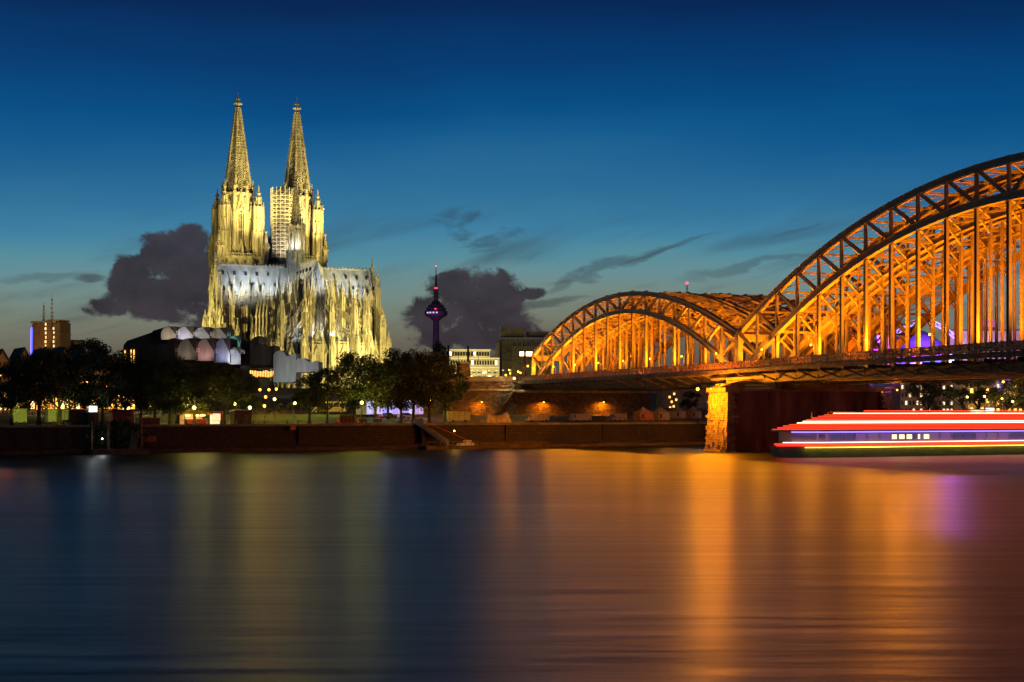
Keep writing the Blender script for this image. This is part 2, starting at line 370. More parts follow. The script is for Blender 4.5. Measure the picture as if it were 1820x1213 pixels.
def pier(mb, x, y, w, d, z0, z1, rot=0, steps=3, pin=8.0):
    H = (z1 - z0) / steps; c, s_ = math.cos(rot), math.sin(rot)
    loc = lambda a, e: (x + a * c - e * s_, y + a * s_ + e * c)
    for k in range(steps):
        f = 1 - .10 * k; zz = z0 + H * k; ww, dd = w * f, d * f
        mb.box(x, y, zz, ww * .86, dd * .86, H, rot)
        for a, e in ((-1, -1), (1, -1), (1, 1), (-1, 1)):          # corner shafts
            px, py = loc(a * ww * .43, e * dd * .43); mb.box(px, py, zz, ww * .2, ww * .2, H, rot)
            if pin > 0 and k < steps - 1: pinnacle(mb, *loc(a * ww * .42, e * dd * .42), zz + H, ww * .2, H * .42 + rnd.random() * 1.2, rot)
        for e in (-1, 1):                                         # thin blind-tracery ribs
            for a in (-.16, .14):
                px, py = loc(a * ww, e * dd * .45); mb.box(px, py, zz + H * .08, ww * .07, ww * .12, H * .74, rot)
                px, py = loc(e * ww * .45, a * dd); mb.box(px, py, zz + H * .08, ww * .12, ww * .07, H * .74, rot)
        mb.box(x, y, zz + H * .93, ww * 1.08, dd * 1.08, H * .035, rot); mb.box(x, y, zz + H * .985, ww * 1.0, dd * 1.0, .35, rot)
        for e in (-1, 1):                                         # gablets
            mb.fr(*loc(0, e * dd * .45), zz + H * .8, ww * .36, zz + H * 1.16, .02, 4, rot)
            mb.fr(*loc(e * ww * .45, 0), zz + H * .8, ww * .36, zz + H * 1.16, .02, 4, rot)
    if pin > 0:
        f = 1 - .1 * steps
        pinnacle(mb, x, y, z1, w * f * .55, pin, rot)
        for a, e in ((-1, -1), (1, -1), (1, 1), (-1, 1)): pinnacle(mb, *loc(a * w * f * .4, e * d * f * .4), z1, w * f * .24, pin * .5, rot)
def arch_pts(w, h, n=6):     # pointed arch outline, base centre at 0
    r = w; pts = [(-w / 2, 0), (-w / 2, h - w * .866)]
    for i in range(1, n + 1):
        t = i / n * R(60); pts.append((w / 2 - r * math.cos(t), h - w * .866 + r * math.sin(t)))
    for i in range(n - 1, -1, -1):
        t = i / n * R(60); pts.append((-w / 2 + r * math.cos(t), h - w * .866 + r * math.sin(t)))
    pts.append((w / 2, 0)); return pts
def window(parent, x, y, z, w, h, ang, glass=darkglass, m=stone, lights=4, gable=0.0, out=.25):
    # a pointed window facing the direction at angle ang (outward normal), tracery proud of the glass
    nx, ny = math.cos(ang), math.sin(ang); ax = (-ny, nx, 0)
    o = Vector((x + nx * out, y + ny * out, z))
    P = lambda a, e, d=0: o + Vector(ax) * a + Vector((0, 0, e)) + Vector((nx, ny, 0)) * d
    mb = MB(); mb.extr(arch_pts(w, h), o, ax, (0, 0, 1), (nx, ny, 0), .12); ob = mb.build('window', glass, parent)
    tr = MB(); pts = arch_pts(w * 1.04, h)
    for a, e in zip(pts, pts[1:]): tr.beam(P(*a, .4), P(*e, .4), .9, w * .13, (nx, ny, 0))
    sp = h - w * .866
    for i in range(1, lights):
        a = -w / 2 + w * i / lights; tr.beam(P(a, 0, .3), P(a, sp + w * .3, .3), .32, .3, (nx, ny, 0))
    tr.beam(P(-w / 2, sp * .5, .3), P(w / 2, sp * .5, .3), .25, .3, (nx, ny, 0))
    ring = [(w * .24 * math.cos(t * math.pi / 4), sp + w * .36 + w * .22 * math.sin(t * math.pi / 4)) for t in range(9)]
    for a, e in zip(ring, ring[1:]): tr.beam(P(*a, .3), P(*e, .3), .35, .3, (nx, ny, 0))
    tr.beam(P(-w / 2, sp, .3), P(0, sp + w * .2, .3), .3, .28, (nx, ny, 0)); tr.beam(P(w / 2, sp, .3), P(0, sp + w * .2, .3), .3, .28, (nx, ny, 0))
    if gable:
        a0, a1, a2 = (-w * .68, sp), (0, h + gable), (w * .68, sp)
        tr.beam(P(*a0, .7), P(*a1, .7), .9, .5, (nx, ny, 0)); tr.beam(P(*a2, .7), P(*a1, .7), .9, .5, (nx, ny, 0))
        tr.beam(P(0, h, .6), P(0, h + gable * .8, .6), .25, .25, (nx, ny, 0))
        for s_ in (-.2, .2): tr.beam(P(w * s_, h - .2, .6), P(w * s_, h + gable * .38, .6), .22, .22, (nx, ny, 0))
        crockets(tr, P(*a0, .8), P(*a1, .8), 1.5, .45); crockets(tr, P(*a2, .8), P(*a1, .8), 1.5, .45)
        q = P(0, h + gable, .7); tr.box(q.x, q.y, q.z - .3, .3, .3, 2.2, ang); tr.box(q.x, q.y, q.z + .9, .9, .9, .35, ang)
    tr.build('tracery', m, ob); return ob
def rail(mb, p0, p1, z, h=1.3, step=1.2):
    p0 = Vector((*p0, z)); p1 = Vector((*p1, z)); k = max(1, int((p1 - p0).length / step))
    for i in range(k + 1):
        q = p0.lerp(p1, i / k); mb.box(q.x, q.y, z, .3, .3, h)
    up = Vector((0, 0, h)); mb.beam(p0 + up, p1 + up, .35, .3); mb.beam(p0, p1, .9, .5)

# --- towers
def tower(cx, cyy, dark):
    t = MB()
    t.box(cx, cyy, 0, 22.5, 22.5, 70)
    ob = t.build('tower', stone_d, cath)
    m = MB()
    for a, e in ((-1, -1), (1, -1), (1, 1), (-1, 1)):      # corner buttresses of the square storeys
        pier(m, cx + a * 11, cyy + e * 11, 5.2, 5.2, 0, 70, 0, 5, 0)
        pinnacle(m, cx + a * 12.2, cyy + e * 12.2, 69, 2.3, 16)
    for s_ in (-1, 1):
        pier(m, cx + s_ * 11.4, cyy, 2.6, 2.6, 0, 70, 0, 5, 9); pier(m, cx, cyy + s_ * 11.4, 2.6, 2.6, 0, 70, 0, 5, 9)
    for z in (20, 45, 70):
        m.box(cx, cyy, z - .6, 24.4, 24.4, 1.2)
    for a, e in (((-12, -12), (12, -12)), ((12, -12), (12, 12)), ((12, 12), (-12, 12)), ((-12, 12), (-12, -12))): rail(m, (cx + a[0], cyy + a[1]), (cx + e[0], cyy + e[1]), 70.6, 1.6)
    m.build('buttress', stone_d, ob)
    for ang in (-math.pi / 2, math.pi):
        for s_ in (-1, 1):
            nx, ny = math.cos(ang), math.sin(ang)
            window(ob, cx + nx * 11.3 - ny * s_ * 5, cyy + ny * 11.3 + nx * s_ * 5, 48, 4.6, 17, ang, darkglass, stone_d, 3, 5)
            window(ob, cx + nx * 11.3 - ny * s_ * 5, cyy + ny * 11.3 + nx * s_ * 5, 22, 4.6, 18, ang, darkglass, stone_d, 3, 5)
    # octagon storey
    oc = MB(); oc.fr(cx, cyy, 70, 7.9, 104, 7.6, 8, math.pi / 8)
    o8 = oc.build('octagon', stone_d, cath)
    m = MB()
    for i in range(8):
        a = math.pi / 8 + i * math.pi / 4
        x, y = cx + math.cos(a) * 8.0, cyy + math.sin(a) * 8.0
        for k_ in (-.26, .26):
            b3 = a + math.pi / 8 + k_ * 1.15; m.box(cx + math.cos(b3) * 7.75, cyy + math.sin(b3) * 7.75, 72, .7, .75, 30, a + math.pi / 8)
            pinnacle(m, cx + math.cos(b3) * 7.8, cyy + math.sin(b3) * 7.8, 96, .7, 6, a)
        m.box(x, y, 70, 1.5, 1.5, 35.5, a); pinnacle(m, x, y, 105, 1.15, 7, a)
        for j in (.35, .7): m.box(cx + math.cos(a) * 8.5, cyy + math.sin(a) * 8.5, 70 + 34 * j, 1.1, 1.1, 1.0, a)
    m.fr(cx, cyy, 103.4, 8.7, 104.6, 8.7, 8, math.pi / 8); m.fr(cx, cyy, 70.4, 9.2, 72, 8.8, 8, math.pi / 8)
    m.build('shaft', stone_d, o8)
    for i in range(8):
        a = i * math.pi / 4
        if i in (1, 2): continue
        big = i % 2 == 0
        window(o8, cx + math.cos(a) * 7.2, cyy + math.sin(a) * 7.2, 77.5, 3.5 if big else 2.8, 18.5 if big else 15, a, darkglass, stone_d, 3, 8.5 if big else 6)
        g = MB(); nx, ny = math.cos(a), math.sin(a)
        ox, oy = cx + nx * 8.1, cyy + ny * 8.1
        for s_ in (-1, 1): g.beam((ox - ny * s_ * 2.4, oy + nx * s_ * 2.4, 71), (ox, oy, 78.5), .8, .5, (nx, ny, 0))
        g.box(ox, oy, 78, .5, .5, 2, a); g.build('gablet', stone_d, o8)
    # four stair turrets at the corners
    for a, e in ((-1, -1), (1, -1), (1, 1), (-1, 1)):
        m = MB(); x, y = cx + a * 9.0, cyy + e * 9.0
        m.fr(x, y, 70, 2.7, 84, 2.5, 8, math.pi / 8); m.fr(x, y, 84, 2.4, 98, 2.0, 8, math.pi / 8); m.fr(x, y, 98, 1.7, 102, 1.5, 8, math.pi / 8)
        for k in range(8):
            q = math.pi / 8 + k * math.pi / 4
            for z0, z1, r_ in ((70, 84, 2.8), (84, 97, 2.45)):
                m.box(x + math.cos(q) * (r_ + .2), y + math.sin(q) * (r_ + .2), z0, .75, .7, z1 - z0, q)
                pinnacle(m, x + math.cos(q) * (r_ + .1), y + math.sin(q) * (r_ + .1), z1 - 1.5, .55, 4.6, q)
            pinnacle(m, x + math.cos(q) * 1.55, y + math.sin(q) * 1.55, 97, .45, 6, q)
        for z in (76, 83.4, 90, 96.6): m.fr(x, y, z, 3.0 if z < 84 else 2.7, z + .5, 3.0 if z < 84 else 2.7, 8, math.pi / 8)
        pinnacle(m, x, y, 101, 1.2, 7.5)
        m.build('stair_turret', stone_d, cath)
    # openwork spire; a dark inner cone stands in for the shade behind the ribs
    Z0, Z1, R0, R1 = 104.0, 149.5, 7.3, 1.15
    core = MB(); core.fr(cx, cyy, Z0, R0 * .80, Z1, R1 * .7, 8, math.pi / 8); sp = core.build('spire', mat('spire_shade', (.075, .06, .04), .9, .5, .6, .3), cath)
    m = MB(); rr = lambda z: R0 + (R1 - R0) * (z - Z0) / (Z1 - Z0)
    ring = [Z0 + (Z1 - Z0) * (1 - (1 - i / 15) ** 1.25) for i in range(16)]
    for i in range(8):
        a = math.pi / 8 + i * math.pi / 4; pt = lambda z, f=1: (cx + math.cos(a) * rr(z) * f, cyy + math.sin(a) * rr(z) * f, z)
        m.beam(pt(Z0), pt(Z1), .95, .95); crockets(m, pt(Z0 + 1, 1.07), pt(Z1, 1.25), 1.55, .62)
        b2 = a + math.pi / 4; pt2 = lambda z: (cx + math.cos(b2) * rr(z), cyy + math.sin(b2) * rr(z), z)
        am = a + math.pi / 8; pm = lambda z: (cx + math.cos(am) * rr(z) * .95, cyy + math.sin(am) * rr(z) * .95, z)
        for k, z in enumerate(ring):
            m.beam(pt(z), pt2(z), .4, .62)
            if k < 9:
                zn = ring[k + 1]; zc = (z + zn) / 2; rad = (zn - z) * .36; c0 = Vector(pm(zc)); tv = Vector((-math.sin(am), math.cos(am), 0))
                for q in range(6):
                    t0, t1 = q * math.pi / 3, (q + 1) * math.pi / 3
                    m.beam(c0 + tv * rad * math.cos(t0) + Vector((0, 0, rad * math.sin(t0))), c0 + tv * rad * math.cos(t1) + Vector((0, 0, rad * math.sin(t1))), .35, .35)
                m.beam(pt(z), c0, .3, .3); m.beam(pt2(z), c0, .3, .3); m.beam(pt(zn), c0, .3, .3); m.beam(pt2(zn), c0, .3, .3)
            elif k < 15: m.beam(pm(z), pm(ring[k + 1]), .35, .35)
    m.fr(cx, cyy, Z1 - .3, 1.6, Z1 + .5, 1.7, 8); m.build('rib', stone_d, sp)
    m = MB(); m.fr(cx, cyy, Z1 + .5, .7, 154, .5, 8); m.fr(cx, cyy, 150.6, .7, 151.6, 1.3, 8)
    for k in range(8):
        q = k * math.pi / 4; m.ball(cx + math.cos(q) * 1.75, cyy + math.sin(q) * 1.75, 152.2, .62, 6, 4); m.beam((cx, cyy, 151.6), (cx + math.cos(q) * 1.7, cyy + math.sin(q) * 1.7, 152.2), .5, .6)
        m.ball(cx + math.cos(q) * .95, cyy + math.sin(q) * .95, 154.4, .42, 6, 4)
    m.fr(cx, cyy, 153.4, .9, 154.2, .9, 8); m.ball(cx, cyy, 155.6, .65); m.fr(cx, cyy, 155.6, .2, 158.2, .05, 5); m.build('finial', stone_d, sp)
tower(-15.9, 58.7, 0); tower(15.9, 58.7, 1)

# --- transept
m = MB()
m.box(0, 0, 0, 77, 15.2, 46.2); m.box(0, 0, 0, 77, 31, 21)
for X in (-38.5, 38.5):                          # gable fronts
    s_ = 1 if X > 0 else -1
    m.extr([(-8, 46), (8, 46), (.5, 62.5), (-.5, 62.5)], (X, 0, 0), (0, 1, 0), (0, 0, 1), (s_, 0, 0), 1.4)
    m.box(X + s_ * .8, 0, 0, 1.8, 30, 22)
trans = m.build('transept', stone, cath)
m = MB()
for sy in (-1, 1): m.extr([(0, 0), (8.2, 0), (0, 14.5)][:3] if False else [(0, 46.4), (sy * 8.1, 46.4), (0, 61)], (-38, 0, 0), (0, 1, 0), (0, 0, 1), (1, 0, 0), 76)
tr_roof = m.build('transept_roof', lead, cath)
def crest(parent, p0, p1, z, m_=stone):
    mb = MB(); p0 = Vector((*p0, z)); p1 = Vector((*p1, z)); k = int((p1 - p0).length / 1.7)
    mb.beam(p0 + Vector((0, 0, .2)), p1 + Vector((0, 0, .2)), .55, .7)
    for i in range(k + 1):
        q = p0.lerp(p1, i / k); mb.box(q.x, q.y, z, .45, .45, 1.25); mb.fr(q.x, q.y, z + 1.1, .5, z + 1.7, .05, 4)
    mb.build('ridge_crest', m_, parent)
crest(tr_roof, (-38, 0), (-6, 0), 60.9); crest(tr_roof, (6, 0), (38, 0), 60.9)
def dormer(parent, x, y, z, ang, s=1.0):
    mb = MB(); nx, ny = math.cos(ang), math.sin(ang); mb.box(x, y, z - .4, 1.0 * s, 1.0 * s, 1.3 * s, ang); mb.fr(x, y, z + .9 * s, .8 * s, z + 1.7 * s, .02, 4, ang + .785)
    mb.build('dormer', black, parent)
for X in (-36.5, -31, -25.5, -20, -14.5, 14, 19.5, 25, 30.5, 35.5):
    dormer(tr_roof, X, -8.1 * (61 - 56.6) / 14.6 - .1, 56.6, -math.pi / 2); dormer(tr_roof, X + 2.6, -8.1 * (61 - 51.2) / 14.6 - .1, 51.2, -math.pi / 2)
m = MB()
for s_ in (-1, 1):                               # end fronts: flanking turrets and buttresses
    X = s_ * 39.6
    for Y in (-8.2, 8.2): pier(m, X, Y, 3.4, 3.4, 0, 52, 0, 4, 11)
    for Y in (-15.5, 15.5): pier(m, X, Y, 3.6, 3.6, 0, 34, 0, 3, 9)
    for Y in (-15.5, -8.2, 8.2, 15.5): pier(m, X + s_ * 3.4, Y, 2.6, 2.2, 0, 24 if abs(Y) > 10 else 34, 0, 3, 6)
    for Y in (-11.8, -4, 4, 11.8): pinnacle(m, X + s_ * 2.2, Y, 21, 1.1, 8)
    for Y in (-13, -8.2, 8.2, 13): pier(m, X + s_ * 6.2, Y, 1.9, 1.7, 0, 15, 0, 2, 5)
    crockets(m, (X, -8, 46.5), (X, 0, 62.5), 1.6, .8); crockets(m, (X, 8, 46.5), (X, 0, 62.5), 1.6, .8)
    m.box(X, 0, 61, .8, .8, 5); m.box(X, 0, 63.2, .7, 2.6, .7); m.box(X, 0, 64.8, .6, 1.6, .6); m.ball(X, 0, 66.6, .6, 6, 4)
m.build('gable_turret', stone, trans)
for s_ in (-1, 1):
    a = 0 if s_ > 0 else math.pi
    window(trans, s_ * 38.7, 0, 26, 8.5, 19, a, darkglass, stone, 6, 4, 1.6)
    m = MB(); m.extr([(-5, 0), (5, 0), (5, 13), (0, 23), (-5, 13)], (s_ * 40, 0, 0), (0, 1, 0), (0, 0, 1), (s_, 0, 0), 2.4); m.build('porch', stone, trans)
# east side bays of the transept: clerestory windows, aisle windows, buttress piers, fliers
fly = 0
def flyer(x0, y0, z0, x1, y1, z1):
    mb = MB(); p0 = Vector((x0, y0, z0)); p1 = Vector((x1, y1, z1)); k = 7; pr = None
    for i in range(k + 1):
        t = i / k; q = p0.lerp(p1, t); q.z -= 1.9 * math.sin(t * math.pi / 2 + math.pi / 2) * 0 + 2.0 * (1 - t) ** 1.6
        if pr is not None: mb.beam(pr, q, .8, .75)
        pr = q
    mb.beam(p0 + Vector((0, 0, 1.2)), p1 + Vector((0, 0, 1.5)), .8, .7)
    for i in range(1, 9): q = p0.lerp(p1, i / 9); mb.beam(q + Vector((0, 0, -1.6 * (1 - i / 9))), q + Vector((0, 0, 1.3)), .3, .5)
    crockets(mb, p0 + Vector((0, 0, 1.9)), p1 + Vector((0, 0, 2.2)), 1.3, .45)
    mb.build('flying_buttress', stone, cath)
for s_ in (-1, 1):
    for i, X in enumerate((18.5, 25.5, 32.5)):
        window(trans, s_ * (X + 3.2), -7.6, 25, 4.9, 18.5, -math.pi / 2, brownglass if s_ < 0 else darkglass, stone, 4, 7)
        if s_ < 0 or i > 0: window(trans, s_ * (X + 3.2), -15.5, 4, 4.6, 14, -math.pi / 2, brownglass, stone, 4, 5)
    mb = MB()
    for X in (18.5, 25.5, 32.5): pier(mb, s_ * X, -17.0, 2.4, 3.2, 0, (26 if s_ < 0 and X > 20 else 36) + rnd.random() * 2, 0, 3, 9)
    for X in (22, 29, 36): pinnacle(mb, s_ * X, -16, 20.5, 1.0, 8)
    for X in (11.5, 18.5, 25.5, 32.5): pier(mb, s_ * X, -8.4, 1.7, 1.9, 18, 47, 0, 3, 9)
    for X in (15, 22, 29, 36): pinnacle(mb, s_ * X, -8.2, 45.5, .85, 5.5)
    rail(mb, (s_ * 9, -8.1), (s_ * 38, -8.1), 46.3, 1.4); rail(mb, (s_ * 16, -15.6), (s_ * 38, -15.6), 21, 1.4)
    mb.build('buttress_pier', stone, trans)
    for X in (18.5, 25.5, 32.5):
        flyer(s_ * X, -16, 33, s_ * X, -8, 40); flyer(s_ * X, -16, 25, s_ * X, -8, 32)

# --- choir with polygonal apse, ambulatory and chapels
YE = -40.0
def poly_ring(r, k=6, off=0): return [(r * math.cos(-a), YE + r * math.sin(-a)) for a in [off + i * math.pi / k for i in range(k + 1)]]
m = MB(); m.prism([(7.6, 0)] + poly_ring(7.6) + [(-7.6, 0)], 0, 46.2)
m.prism([(21.5, -8)] + poly_ring(15.5) + [(-21.5, -8)], 0, 20.5)
choir = m.build('choir', stone, cath)
m = MB(); ap = poly_ring(8.2); k0 = (0, YE, 61)
for s_ in (-1, 1): m.extr([(0, 46.4), (s_ * 8.2, 46.4), (0, 61)], (0, YE, 0), (1, 0, 0), (0, 0, 1), (0, 1, 0), -YE)
for a, e in zip(ap, ap[1:]): m.quad((*a, 46.4), (*e, 46.4), k0)
ch_roof = m.build('choir_roof', lead, cath); crest(ch_roof, (0, -9), (0, YE), 60.9)
m = MB(); m.box(0, YE, 61, .6, .6, 3.4); m.box(0, YE, 63, 1.8, .5, .5); m.ball(0, YE, 64.7, .5, 6, 4); m.build('ridge_cross', mat('gilded', (.6, .45, .12), .35, .2, 1), ch_roof)
for Y in (-14, -20, -26, -32, -38):
    for z in (56.6, 51.2): dormer(ch_roof, -8.2 * (61 - z) / 14.6 - .1, Y + (z - 51) * .3, z, math.pi)
m = MB()
for a, e in zip(ap, ap[1:]): rail(m, a, e, 46.3, 1.4, .9)
rail(m, (8.2, YE), (8.2, -8), 46.3, 1.4); rail(m, (-8.2, YE), (-8.2, -8), 46.3, 1.4)
for x, y in ap: pier(m, x * 1.06, YE + (y - YE) * 1.06, 1.6, 1.6, 20, 47.5, math.atan2(y - YE, x), 3, 10)
for a, e in zip(ap, ap[1:]):
    x, y = (a[0] + e[0]) / 2, (a[1] + e[1]) / 2; pinnacle(m, x, y, 46, .8, 6)
for Y in (-12, -19, -26, -33):
    for s_ in (-1, 1): pier(m, s_ * 8.4, Y, 1.6, 1.6, 20, 47.5, 0, 3, 9); pinnacle(m, s_ * 8.2, Y - 3.5, 46, .8, 6)
m.build('buttress_pier', stone, choir)
for i in range(6):
    a = -(i + .5) * math.pi / 6; r = 7.6 * math.cos(math.pi / 12)
    window(choir, r * math.cos(a), YE + r * math.sin(a), 24.5, 2.9, 18, a, E_win2 if False else mat('pale_lit_glass', (.55, .55, .50), .4, .2, .8), stone, 3, 7)
for Y in (-15.5, -22.5, -29.5, -36.5):
    for s_ in (-1, 1): window(choir, s_ * 7.6, Y, 24.5, 4.6, 18.5, 0 if s_ > 0 else math.pi, darkglass, stone, 4, 7)
# outer piers in two rings with double fliers
PR = []
for i in range(7): a = -i * math.pi / 6; PR.append((math.cos(a), math.sin(a)))
for i, (c, s_) in enumerate(PR):
    if i in (0, 6): continue
    an = math.atan2(s_, c); m = MB()
    pier(m, c * 15.6, YE + s_ * 15.6, 3.0, 2.6, 0, 41, an, 4, 9.5)
    pier(m, c * 23.4, YE + s_ * 23.4, 3.6, 2.8, 0, 37, an, 4, 9)
    pier(m, c * 25.6, YE + s_ * 25.6, 1.9, 1.8, 0, 22, an, 2, 6)
    m.build('outer_pier', stone, cath)
    for r0, r1, z0, z1 in ((22.5, 16.5, 31, 34.5), (22.5, 16.5, 24, 27), (14.5, 8.6, 35, 41), (14.5, 8.6, 27, 33)):
        flyer(c * r0, YE + s_ * r0, z0, c * r1, YE + s_ * r1, z1)
for Y in (-19, -26, -33, -40):
    for s_ in (-1, 1):
        m = MB(); pier(m, s_ * 15.6, Y, 2.6, 2.8, 0, 41, 0, 4, 9); pier(m, s_ * 23.0, Y, 3.4, 2.8, 0, 36 + rnd.random(), 0, 4, 9); pier(m, s_ * 25.2, Y, 1.8, 1.7, 0, 22, 0, 2, 6)
        m.build('outer_pier', stone, cath)
        for r0, r1, z0, z1 in ((22, 16.5, 31, 34.5), (14.5, 8.6, 35, 41), (14.5, 8.6, 27, 33)): flyer(s_ * r0, Y, z0, s_ * r1, Y, z1)
# radiating chapels, each with its tent roof, and the blind-arcaded foot below them
for i in range(6):
    a = -(i + .5) * math.pi / 6; cx, cy_ = 17.2 * math.cos(a), YE + 17.2 * math.sin(a)
    m = MB(); m.fr(cx, cy_, 0, 5.9, 20.4, 5.9, 8, a + math.pi / 8); m.fr(cx, cy_, 19.2, 6.3, 19.9, 6.3, 8, a + math.pi / 8); m.fr(cx, cy_, 5.2, 6.4, 6, 6.2, 8, a + math.pi / 8)
    ring = [(cx + 6.1 * math.cos(a + math.pi / 8 + k * math.pi / 4), cy_ + 6.1 * math.sin(a + math.pi / 8 + k * math.pi / 4)) for k in range(9)]
    for p0, p1 in zip(ring, ring[1:]): rail(m, p0, p1, 20.4, 1.3, 1)
    for x, y in ring[:8]: m.box(x, y, 0, 1.0, 1.0, 20.4, a); pinnacle(m, x, y, 20.4, .7, 4, a)
    ob = m.build('chapel', stone, cath)
    m = MB(); m.fr(cx, cy_, 20.6, 5.0, 28.5, .1, 8, a + math.pi / 8); m.build('chapel_roof', mat('pale_lead', (.62, .63, .60), .55, .2, .5), ob)
    for k in (-1, 0, 1):
        b2 = a + k * math.pi / 4; window(ob, cx + math.cos(b2) * 5.4, cy_ + math.sin(b2) * 5.4, 6.4, 2.3, 11.5, b2, mat('chapel_glass', (.16, .14, .09), .3, .3, .8), stone, 2, 1.6)
m = MB()
for i in range(26):
    a = -i * math.pi / 25; x, y = 25.5 * math.cos(a), YE + 25.5 * math.sin(a)
    m.box(x, y, -9, 1.0, 1.0, 13, a); m.box(25 * math.cos(a + .06), YE + 25 * math.sin(a + .06), -2, .5, .5, 4, a)
m.prism([(24.6, -8)] + [(24.6 * math.cos(-i * math.pi / 16), YE + 24.6 * math.sin(-i * math.pi / 16)) for i in range(17)] + [(-24.6, -8)], -9.5, 1.2)
m.prism([(25.8, -8)] + [(25.8 * math.cos(-i * math.pi / 16), YE + 25.8 * math.sin(-i * math.pi / 16)) for i in range(17)] + [(-25.8, -8)], 2.6, 3.4)
m.build('plinth', stone, cath)
m = MB(); m.box(0, 72, 0, 34, 4, 30); m.box(0, 30, 0, 15, 46, 46); m.extr([(-8, 46), (8, 46), (0, 61)], (0, 8, 0), (1, 0, 0), (0, 0, 1), (0, 1, 0), 44); m.box(0, 30, 0, 44, 46, 20); m.build('nave', stone, cath)

# --- crossing turret
m = MB(); m.fr(0, 0, 55, 4.6, 69, 4.3, 8, math.pi / 8); m.fr(0, 0, 68.2, 4.9, 69.4, 4.9, 8, math.pi / 8)
for i in range(16): a = i * math.pi / 8; m.box(math.cos(a) * 4.4, math.sin(a) * 4.4, 56, .35, .35, 12.5, a)
ft = m.build('ridge_turret', mat('turret_lead', (.26, .26, .23), .6, .3, .6), cath)
m = MB()
for i in range(8):
    a = math.pi / 8 + i * math.pi / 4; m.box(math.cos(a) * 4.0, math.sin(a) * 4.0, 69, .85, .85, 11.5, a); pinnacle(m, math.cos(a) * 4.3, math.sin(a) * 4.3, 79, .7, 5, a)
    b2 = a + math.pi / 4; c0 = Vector((math.cos(a) * 4, math.sin(a) * 4, 77)); c1 = Vector((math.cos(b2) * 4, math.sin(b2) * 4, 77)); mid = (c0 + c1) / 2 + Vector((0, 0, 2.8))
    m.beam(c0, mid, .5, .5); m.beam(c1, mid, .5, .5); m.beam(c0 + Vector((0, 0, 3.6)), c1 + Vector((0, 0, 3.6)), .6, .8)
m.fr(0, 0, 80.2, 4.5, 81.4, 4.9, 8, math.pi / 8)
for i in range(8):
    a = i * math.pi / 4; m.ball(math.cos(a) * 4.6, math.sin(a) * 4.6, 82, .8, 6, 4)
m.build('lantern', stone_d, ft)
m = MB(); m.fr(0, 0, 69.2, 2.1, 79.5, 1.9, 8); m.build('lantern_glow_core', white, ft)  # added pale core that catches the lamps as a white glow
m = MB(); m.fr(0, 0, 81, 2.7, 106.5, .3, 8, math.pi / 8)
for i in range(8): a = math.pi / 8 + i * math.pi / 4; crockets(m, (math.cos(a) * 2.8, math.sin(a) * 2.8, 82), (math.cos(a) * .4, math.sin(a) * .4, 106), 1.6, .6)
for z in (86, 91, 96): m.fr(0, 0, z, 2.9 - (z - 81) * .094, z + .5, 2.9 - (z - 81) * .094, 8, math.pi / 8)
m.fr(0, 0, 106, .9, 107, .9, 8); m.fr(0, 0, 106, .15, 109.5, .05, 5); m.build('spirelet', stone_d, ft)

# --- scaffold on the north tower
scf = thing('scaffold', tuple(cath.matrix_basis @ Vector((0, 0, 0))), TH, 'white octagonal scaffold with many decks wrapped round the corner turret of the farther tower', 'scaffold')
scf.location = (-106.7, 722, 18.3)
sw = mat('galvanised_scaffold', (.62, .58, .50), .5, .15, 1.5); spl = mat('scaffold_plank', (.45, .40, .30), .7, .3, 1)
sx, sy_ = 5.2, 47.6
bmat = Matrix.Translation(Vector((0, 0, 0)))
for lv in range(19):
    z = 70.5 + lv * 2.0
    if z > 106: break
    m = MB(); r = 6.1 if z < 104 else 5.2
    ring = [(sx + r * math.cos(k * math.pi / 4 + math.pi / 8), sy_ + r * math.sin(k * math.pi / 4 + math.pi / 8)) for k in range(9)]
    rin = [(sx + r * .72 * math.cos(k * math.pi / 4 + math.pi / 8), sy_ + r * .72 * math.sin(k * math.pi / 4 + math.pi / 8)) for k in range(9)]
    for k in range(8):
        m.hexa([(*rin[k], z), (*rin[k + 1], z), (*ring[k + 1], z), (*ring[k], z), (*rin[k], z + .22), (*rin[k + 1], z + .22), (*ring[k + 1], z + .22), (*ring[k], z + .22)])
        m.beam((*ring[k], z + 1.05), (*ring[k + 1], z + 1.05), .16, .16); m.beam((*ring[k], z + .35), (*ring[k + 1], z + .35), .12, .35)
    m.build('deck', spl, scf)
for k in range(8):
    for f, r in ((0, 6.1), (.5, 5.75)):
        a = (k + f) * math.pi / 4 + math.pi / 8; m = MB(); x, y = sx + r * math.cos(a), sy_ + r * math.sin(a)
        m.tube([(x, y, 70), (x, y, 107.4)], .16, 5); m.build('pole', sw, scf)
m = MB()
for k in range(8):
    for lv in range(0, 17, 2):
        a = k * math.pi / 4 + math.pi / 8; a2 = a + math.pi / 4; z = 70.5 + lv * 2
        m.beam((sx + 6.1 * math.cos(a), sy_ + 6.1 * math.sin(a), z), (sx + 6.1 * math.cos(a2), sy_ + 6.1 * math.sin(a2), z + 4), .12, .12)
m.fr(sx, sy_, 105, 4.6, 107.5, 2.8, 8, math.pi / 8); m.build('bracing', sw, scf)
ho = thing('hoist_platform', (-106.7, 722, 18.3), TH, 'small white hoist platform cantilevered from the outer side of the farther tower', 'hoist')
m = MB(); m.box(26.6, 50.4, 97.5, 3.4, 3, .5); m.box(26.6, 50.4, 98.0, 2.8, 2.6, .6); m.build('platform', sw, ho)
m = MB(); m.tube([(25.4, 50.4, 70), (25.4, 50.4, 98)], .3, 5); m.tube([(26.6, 50.4, 72), (26.6, 50.4, 98)], .2, 5)
for i in range(14): m.beam((25.4, 50.4, 70 + i * 2), (26.6, 50.4, 72 + i * 2), .15, .15)
m.build('mast', sw, ho)

